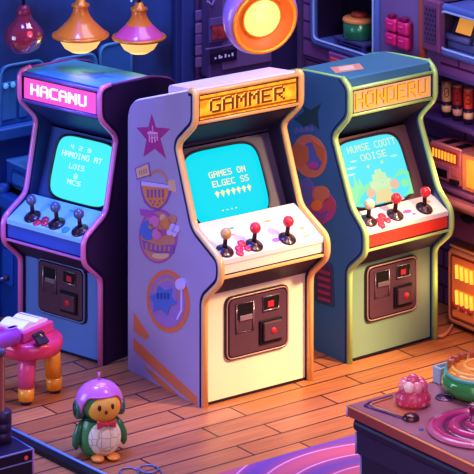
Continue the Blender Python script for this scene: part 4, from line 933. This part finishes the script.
# ------------------------------------------------------------------ low console at the corner of the photo
bx_ = ground(33, 449, .36)
M_blk = mat('black violet box', '#2a1c3e', .4); M_bedge = mat('pale violet edge', '#8a94c8', .35)
e = empty('speaker_box', Vector((bx_.x-.35, bx_.y+.30-.30, 0)), 0, 'black speaker box with ribbed front, at the corner of the floor rail', 'speaker')
part('cabinet_body', MB().box(-.35, .35, 0, .34, 0, .36), M_blk, e, .006)
part('front_ribs', MB().box(-.33, .33, -.006, .004, .02, .30), brick_mat('rib front', '#1d1430', '#221838', '#382a50', .02, 3, .004), e)
part('top_line', MB().tube([(-.35,0,.36),(.35,0,.36),(.35,.34,.36)], .0055, 8), M_bedge, e); part('corner_line', MB().tube([(.35,0,.36),(.35,0,.0)], .007, 8), mat('rose edge', '#a87a98', .35), e)
part('corner_light', MB().ball((.305,-.004,.325), (.012,.008,.012)), mat('red stud', '#c04848', .3, emit=.3), e)
part('front_band', MB().box(-.34, .34, -.008, .002, .30, .305), M_bedge, e)
pc = ground(1, 441, .36)
e = empty('metal_post', Vector((pc.x, pc.y, .36)), 0, 'slim orange post on a ribbed dark round base, on the speaker box', 'post')
part('post_base', MB().lathe([(1e-4,0),(.056,0),(.056,.05),(.053,.052),(.053,.056),(.056,.058),(.056,.10),(.053,.102),(.053,.106),(.056,.108),(.056,.155),(.048,.162),(1e-4,.162)], 32), mat('base plum', '#3c2a52', .4), e)
part('post_shaft', MB().cyl((0,0), .021, .16, .46, 20), mat('post orange', '#8a3814', .35, coat=.3), e)
part('post_cap', MB().lathe([(.024,.455),(.026,.46),(.026,.475),(.018,.485),(1e-4,.487)], 20), mat('post cap', '#6a5a7a', .35), e)
# raised floor rail
ra, rb2 = ground(8, 434), ground(100, 479.5)
dvec = (rb2-ra); dvec.z = 0; Lr = dvec.length; an = atan2(dvec.y, dvec.x)
MR = Matrix.Translation(ra) @ Matrix.Rotation(an, 4, 'Z')
struct('trim_7', MB().box(-.5, Lr+.6, -.05, .0, 0, .035, MR), mat('dark rail', '#0a0a18', .5), .004)
struct('trim_8', MB().tube([MR @ Vector((-.5, .006, .036)), MR @ Vector((Lr+.6, .006, .036))], .008, 10), mat('pale rail edge', '#7a94c8', .3))

# ------------------------------------------------------------------ rug
rg1 = ground(320, 446.5)
rm = bpy.data.materials.new('swirl rug'); rm.use_nodes = True; nt = rm.node_tree; b = nt.nodes['Principled BSDF']
tc = nt.nodes.new('ShaderNodeTexCoord'); mp = nt.nodes.new('ShaderNodeMapping'); mp.inputs['Location'].default_value = (.1, .9, 0)
wv = nt.nodes.new('ShaderNodeTexWave'); wv.wave_type = 'RINGS'; wv.rings_direction = 'Z'; wv.inputs['Scale'].default_value = 1.05; wv.inputs['Distortion'].default_value = 1.0; wv.inputs['Detail'].default_value = 0; wv.inputs['Detail Scale'].default_value = .6
rp = nt.nodes.new('ShaderNodeValToRGB'); els = rp.color_ramp.elements; els[0].color = lin('#6a4690'); els[0].position = 0; els[1].color = lin('#b4586c'); els[1].position = 1
for p_, c_ in ((.30, '#8a447c'), (.46, '#a04a78'), (.50, '#c49cc4'), (.57, '#c49cc4'), (.61, '#a85078')):
    x_ = els.new(p_); x_.color = lin(c_)
nt.links.new(tc.outputs['Object'], mp.inputs['Vector']); nt.links.new(mp.outputs[0], wv.inputs['Vector']); nt.links.new(wv.outputs['Fac'], rp.inputs['Fac']); nt.links.new(rp.outputs['Color'], b.inputs['Base Color']); b.inputs['Roughness'].default_value = .85
o = part('rug', MB().prism(rrect(-1.2, 1.2, -1.3, 0, .03), 0, .012, 'z'), rm); o.location = (rg1.x, rg1.y, .001)
tag(o, 'pink and purple rug with curved stripes beside the dark counter table', 'rug')

# ------------------------------------------------------------------ dark cooking table
TZ = .75; tc0 = ground(347, 405.5, TZ)
M_ttop = mat('plum table top', '#ac7a86', .3, coat=.4); M_tedge = mat('red edge', '#a04a4c', .35, coat=.4); M_tblk = mat('table navy', '#2a2244', .4); M_gl = mat('amber edge line', '#f0a870', .3)
TXL, TYL = 1.3, 1.2
e = empty('cooking_table', Vector((tc0.x+TXL/2, tc0.y-TYL/2, 0)), 0, 'dark table with plum top and red edge, holding the pot and berry cake', 'table')
hx, hy = TXL/2, TYL/2
part('table_top', MB().box(-hx, hx, -hy, hy, TZ-.055, TZ), M_tedge, e, .006)
part('top_surface', MB().box(-hx+.012, hx-.012, -hy+.012, hy-.012, TZ-.004, TZ+.002), M_ttop, e)
part('top_line', MB().tube([(hx,hy,TZ-.002),(-hx,hy,TZ-.002),(-hx,-hy,TZ-.002)], .006, 8), M_gl, e)
part('corner_line', MB().tube([(-hx,hy,TZ-.002),(-hx,hy,TZ-.055)], .006, 8), mat('pale corner', '#c8b8e0', .3), e)
part('round_lip', MB().box(-hx+.012, hx, -hy, hy-.02, TZ-.125, TZ-.06), M_tblk, e, .025)
part('table_body', MB().box(-hx+.05, hx, -hy, hy-.05, .02, TZ-.12), M_tblk, e, .006)
part('upper_body', MB().box(-hx+.032, hx, -hy, hy-.035, TZ-.24, TZ-.12), mat('table indigo', '#342a52', .4), e, .006)
part('body_corner', MB().tube([(-hx+.032, hy-.035, TZ-.13), (-hx+.032, hy-.035, TZ-.24)], .006, 8), M_bedge, e); part('body_corner', MB().tube([(-hx+.05, hy-.05, TZ-.24), (-hx+.05, hy-.05, .02)], .006, 8), M_bedge, e)
T0 = Vector((tc0.x+TXL/2, tc0.y-TYL/2, 0))
tb_ = lambda u, v: ground(u, v, TZ+.002)-T0
gv = [tb_(392, 397), tb_(369, 403.5), tb_(365, 406.5), tb_(372, 409), tb_(406, 420)]
part('groove_rail', MB().tube([g+Vector((0,0,.004)) for g in gv], .007, 8), mat('violet rail', '#5a3a78', .3, coat=.4), e)
part('groove_line', MB().tube([g+Vector((0,0,.008)) for g in [tb_(392, 398.5), tb_(373, 404), tb_(370, 406), tb_(376, 409), tb_(404, 418)]], .004, 8), M_gl, e)
pl = [tb_(394, 398), tb_(373, 405), tb_(406, 416.5), tb_(428, 405), tb_(432, 394)]
part('lit_plate', MB().prism([(p.x, p.y) for p in pl], TZ+.001, TZ+.004, 'z'), mat('amber lit plate', '#d0805c', .35, coat=.4), e)  # amber here holds the warm light on the table near the cake
kp = tb_(411, 419.5)
part('rail_knob', MB().lathe([(.040,0),(.043,.01),(.038,.022),(.022,.030),(1e-4,.032)], 28, Matrix.Translation((kp.x, kp.y, TZ))), mat('bronze knob', '#6a4a4c', .25, .7), e)
rp_ = tb_(445, 398)
part('burner_ring', MB().tube([(rp_.x+.045*cos(t*pi/14), rp_.y+.045*sin(t*pi/14), TZ+.004) for t in range(28)], .007, 8, True), mat('steel violet', '#8a6a90', .25, .6), e)
part('burner_cap', MB().lathe([(.034,0),(.030,.006),(1e-4,.008)], 24, Matrix.Translation((rp_.x, rp_.y, TZ+.002))), mat('burner plum', '#5c4060', .3, .4), e)
for (u, v) in ((421, 430), (470, 446)):
    q = tb_(u, v); part('top_stud', MB().ball((q.x, q.y, TZ+.004), (.012,.012,.008)), mat('stud blue', '#4a6ab0', .3) if u < 440 else M_hole, e)
# berry cake
bc = ground(413, 404, TZ+.004)
e = empty('berry_cake', bc, 0, 'domed pink berry cake topped with round berries, on the dark table', 'cake')
e.scale = (.83, .83, .87)
M_cake = mat('cake pink', '#d04a6c', .35, coat=.4); M_berry = mat('berry', '#e06888', .2, coat=.8); M_berry2 = mat('pale berry', '#f8d8c8', .2, coat=.8)
part('cake_dome', MB().lathe(prof([(1e-4,0),(.085,0),(.103,.02),(.102,.05),(.082,.085),(.04,.105),(1e-4,.108)]), 36), M_cake, e)
for k in range(3):
    r_ = (.096, .093, .075)[k]; z = (.022, .052, .082)[k]
    for j in range(12):
        a = 2*pi*(j+.5*k)/12; part('cake_bead', MB().ball((r_*cos(a), r_*sin(a)*1, z), .0145, 12, 8), M_cake if (j+k) % 3 else mat('cake rose', '#e07890', .35, coat=.4), e)
for j in range(7):
    a = 2*pi*j/7; part('berry', MB().ball((.058*cos(a), .058*sin(a), .112), .034, 18, 12), (M_berry, M_berry2, mat('rose berry', '#f0a0a8', .2, coat=.8))[(0, 2, 0, 2, 1, 2, 0)[j]], e)
part('berry', MB().ball((0, 0, .140), .036, 18, 12), M_berry, e)
# pot
pt = ground(475, 390, TZ+.002)+Vector((.01, -.052, 0))
e = empty('cooking_pot', pt, 0, 'green glossy pot filled with orange stew and brown lumps', 'pot')
part('pot_body', MB().lathe(prof([(1e-4,0),(.13,0),(.185,.012),(.213,.045),(.210,.080),(.195,.104),(.188,.110)]), 52), mat('pot green', '#48a858', .18, .1, coat=.8), e)
part('pot_rim', MB().tube([(.19*cos(t*pi/28), .19*sin(t*pi/28), .110) for t in range(56)], .010, 8, True), mat('rim teal', '#58b8a8', .25, coat=.6), e)
part('stew', MB().lathe(prof([(.188,.104),(.165,.122),(.12,.132),(1e-4,.136)]), 48), mat('orange stew', '#f09838', .35, coat=.4, var=.25, nscale=14), e)
part('stew_swirl', MB().tube([((.16-.007*t*.6)*cos(t*.42+2.2), (.16-.007*t*.6)*sin(t*.42+2.2), .124+.0006*t) for t in range(34)], .012, 8), mat('stew light', '#f8b850', .35, coat=.4), e)
fdir = atan2(-F.y, -F.x)
pk = part('pot_knob', MB().ball((.213*cos(fdir), .213*sin(fdir), .034), .018, 16, 10), M_steel, e)
for k, an_ in enumerate((2.25, 1.9, 1.55, 1.2, .85)):
    q = pt + Vector((.165*cos(an_), .165*sin(an_), .120))
    o = part('stew_lump', MB().prism(rrect(-.020, .020, -.018, .018, .009), -.01, .038, 'z', Matrix.Rotation(an_, 4, 'Z')), mat('caramel lump', '#b8643c', .3, coat=.5), None, .010); o.location = q
    tag(o, 'caramel-brown lump sticking out of the orange stew at the pot rim', 'food lump', 'caramel lumps in the stew')
# pale tray on the rear edge
ta = ground(427.5, 380, TZ); 
e = empty('pale_tray', Vector((ta.x+.33, tc0.y-.036, TZ+.003)), 0, 'pale blue-grey long tray behind the green pot, along the table edge', 'tray')
M_tray = mat('pale tray', '#b8ccd4', .4, coat=.3)
part('tray_floor', MB().box(-.33, .33, -.030, .030, 0, .012), M_tray, e, .003)
for y in (-.025, .025): part('tray_wall', MB().box(-.33, .33, y-.006, y+.006, 0, .085), M_tray, e, .005)
for x in (-.325, .325): part('tray_wall', MB().box(x-.006, x+.006, -.030, .030, 0, .085), M_tray, e, .005)
# swirled pink platter
ps = ground(482, 430, TZ+.002)
e = empty('swirl_platter', ps, 0, 'round magenta platter with a raised spiral and a central knob', 'platter')
N1, N2 = 72, 44; vs = [(0, 0, .05)]; fs = []
RP = .275
for i in range(1, N2+1):
    for j in range(N1):
        r_ = RP*.90*i/N2; a = 2*pi*j/N1
        z = .022+.026*(1-i/N2)+.009*sin(2*pi*(r_/.085)-a)*(1 if i < N2-1 else 0)
        vs.append((r_*cos(a), r_*sin(a), z))
for j in range(N1): fs.append((0, 1+j, 1+(j+1) % N1))
for i in range(N2-1):
    for j in range(N1): a = 1+i*N1; fs.append((a+j, a+N1+j, a+N1+(j+1) % N1, a+(j+1) % N1))
sm = bpy.data.materials.new('spiral glaze'); sm.use_nodes = True; nt = sm.node_tree; b = nt.nodes['Principled BSDF']
tc = nt.nodes.new('ShaderNodeTexCoord'); sx_ = nt.nodes.new('ShaderNodeSeparateXYZ'); nt.links.new(tc.outputs['Object'], sx_.inputs[0])
def mth(op, a, b_=None):
    n = nt.nodes.new('ShaderNodeMath'); n.operation = op
    for k, q in enumerate((a, b_)):
        if q is None: continue
        if isinstance(q, (int, float)): n.inputs[k].default_value = q
        else: nt.links.new(q, n.inputs[k])
    return n.outputs[0]
rr_ = mth('SQRT', mth('ADD', mth('MULTIPLY', sx_.outputs['X'], sx_.outputs['X']), mth('MULTIPLY', sx_.outputs['Y'], sx_.outputs['Y'])))
an_ = mth('ARCTAN2', sx_.outputs['Y'], sx_.outputs['X'])
fc = mth('ADD', mth('MULTIPLY', mth('SINE', mth('SUBTRACT', mth('MULTIPLY', rr_, 2*pi/.085), an_)), .5), .5)
rp = nt.nodes.new('ShaderNodeValToRGB'); rp.color_ramp.elements[0].color = lin('#7a1a54'); rp.color_ramp.elements[1].color = lin('#c4347c'); rp.color_ramp.elements[0].position = .15; rp.color_ramp.elements[1].position = .6
nt.links.new(fc, rp.inputs['Fac']); nt.links.new(rp.outputs['Color'], b.inputs['Base Color']); b.inputs['Roughness'].default_value = .28; b.inputs['Coat Weight'].default_value = .5
part('spiral_top', MB().add(vs, fs, True), sm, e)
part('platter_rim', MB().lathe([(1e-4,0),(RP*.95,.002),(RP,.008),(RP*.99,.016),(RP*.90,.022)], 64), mat('rim rose', '#c06890', .3, coat=.5), e)
kk = part('platter_knob', MB().lathe([(.030,.045),(.030,.055),(.022,.060),(.020,.10),(.026,.104),(.026,.120),(.018,.128),(1e-4,.13)], 28, Matrix.Translation((-.03, .03, 0))), mat('knob plum', '#8a3c64', .25, .3, coat=.5), e)

# ------------------------------------------------------------------ light
def aim(name, kind, loc, target, energy, col, size=1, cone=60):
    l = bpy.data.lights.new(name, kind); l.energy = energy; l.color = col
    if kind == 'AREA': l.size = size
    else: l.shadow_soft_size = size; l.spot_size = radians(cone); l.spot_blend = 1
    o = bpy.data.objects.new(name, l); C.objects.link(o); o.location = loc
    o.rotation_euler = (Vector(target)-Vector(loc)).to_track_quat('-Z', 'Y').to_euler()
aim('warm_key', 'SPOT', (12.9, 9.9, 4.3), (11.55, 13.35, .3), 2850, (1, .68, .36), .35, 40)
aim('rose_fill', 'AREA', (10.4, 11.8, 3.4), (12.3, 14.3, 1.0), 55, (1, .62, .72), 1.0)
aim('cool_fill', 'AREA', (5.6, 15.4, 1.9), (10.2, 15.0, .9), 115, (.52, .62, 1), 2.2)
aim('blue_spot', 'SPOT', (8.7, 14.2, 5.6), (9.35, 14.3, 0), 2000, (.07, .16, 1), .5, 48)
aim('top_fill', 'AREA', (11.2, 14.6, 5.2), (11.2, 14.8, 1), 150, (.72, .70, 1), 2.5)
aim('violet_fill', 'AREA', (8.2, 10.2, 1.9), (9.7, 14.2, .5), 36, (1, .74, .84), 2.5)
w = bpy.data.worlds.new('world'); bpy.context.scene.world = w; w.use_nodes = True
w.node_tree.nodes['Background'].inputs[0].default_value = (.17, .17, .60, 1); w.node_tree.nodes['Background'].inputs[1].default_value = .42
bpy.context.scene.view_settings.view_transform = 'Standard'

bpy.context.scene.view_settings.look = 'Medium High Contrast'
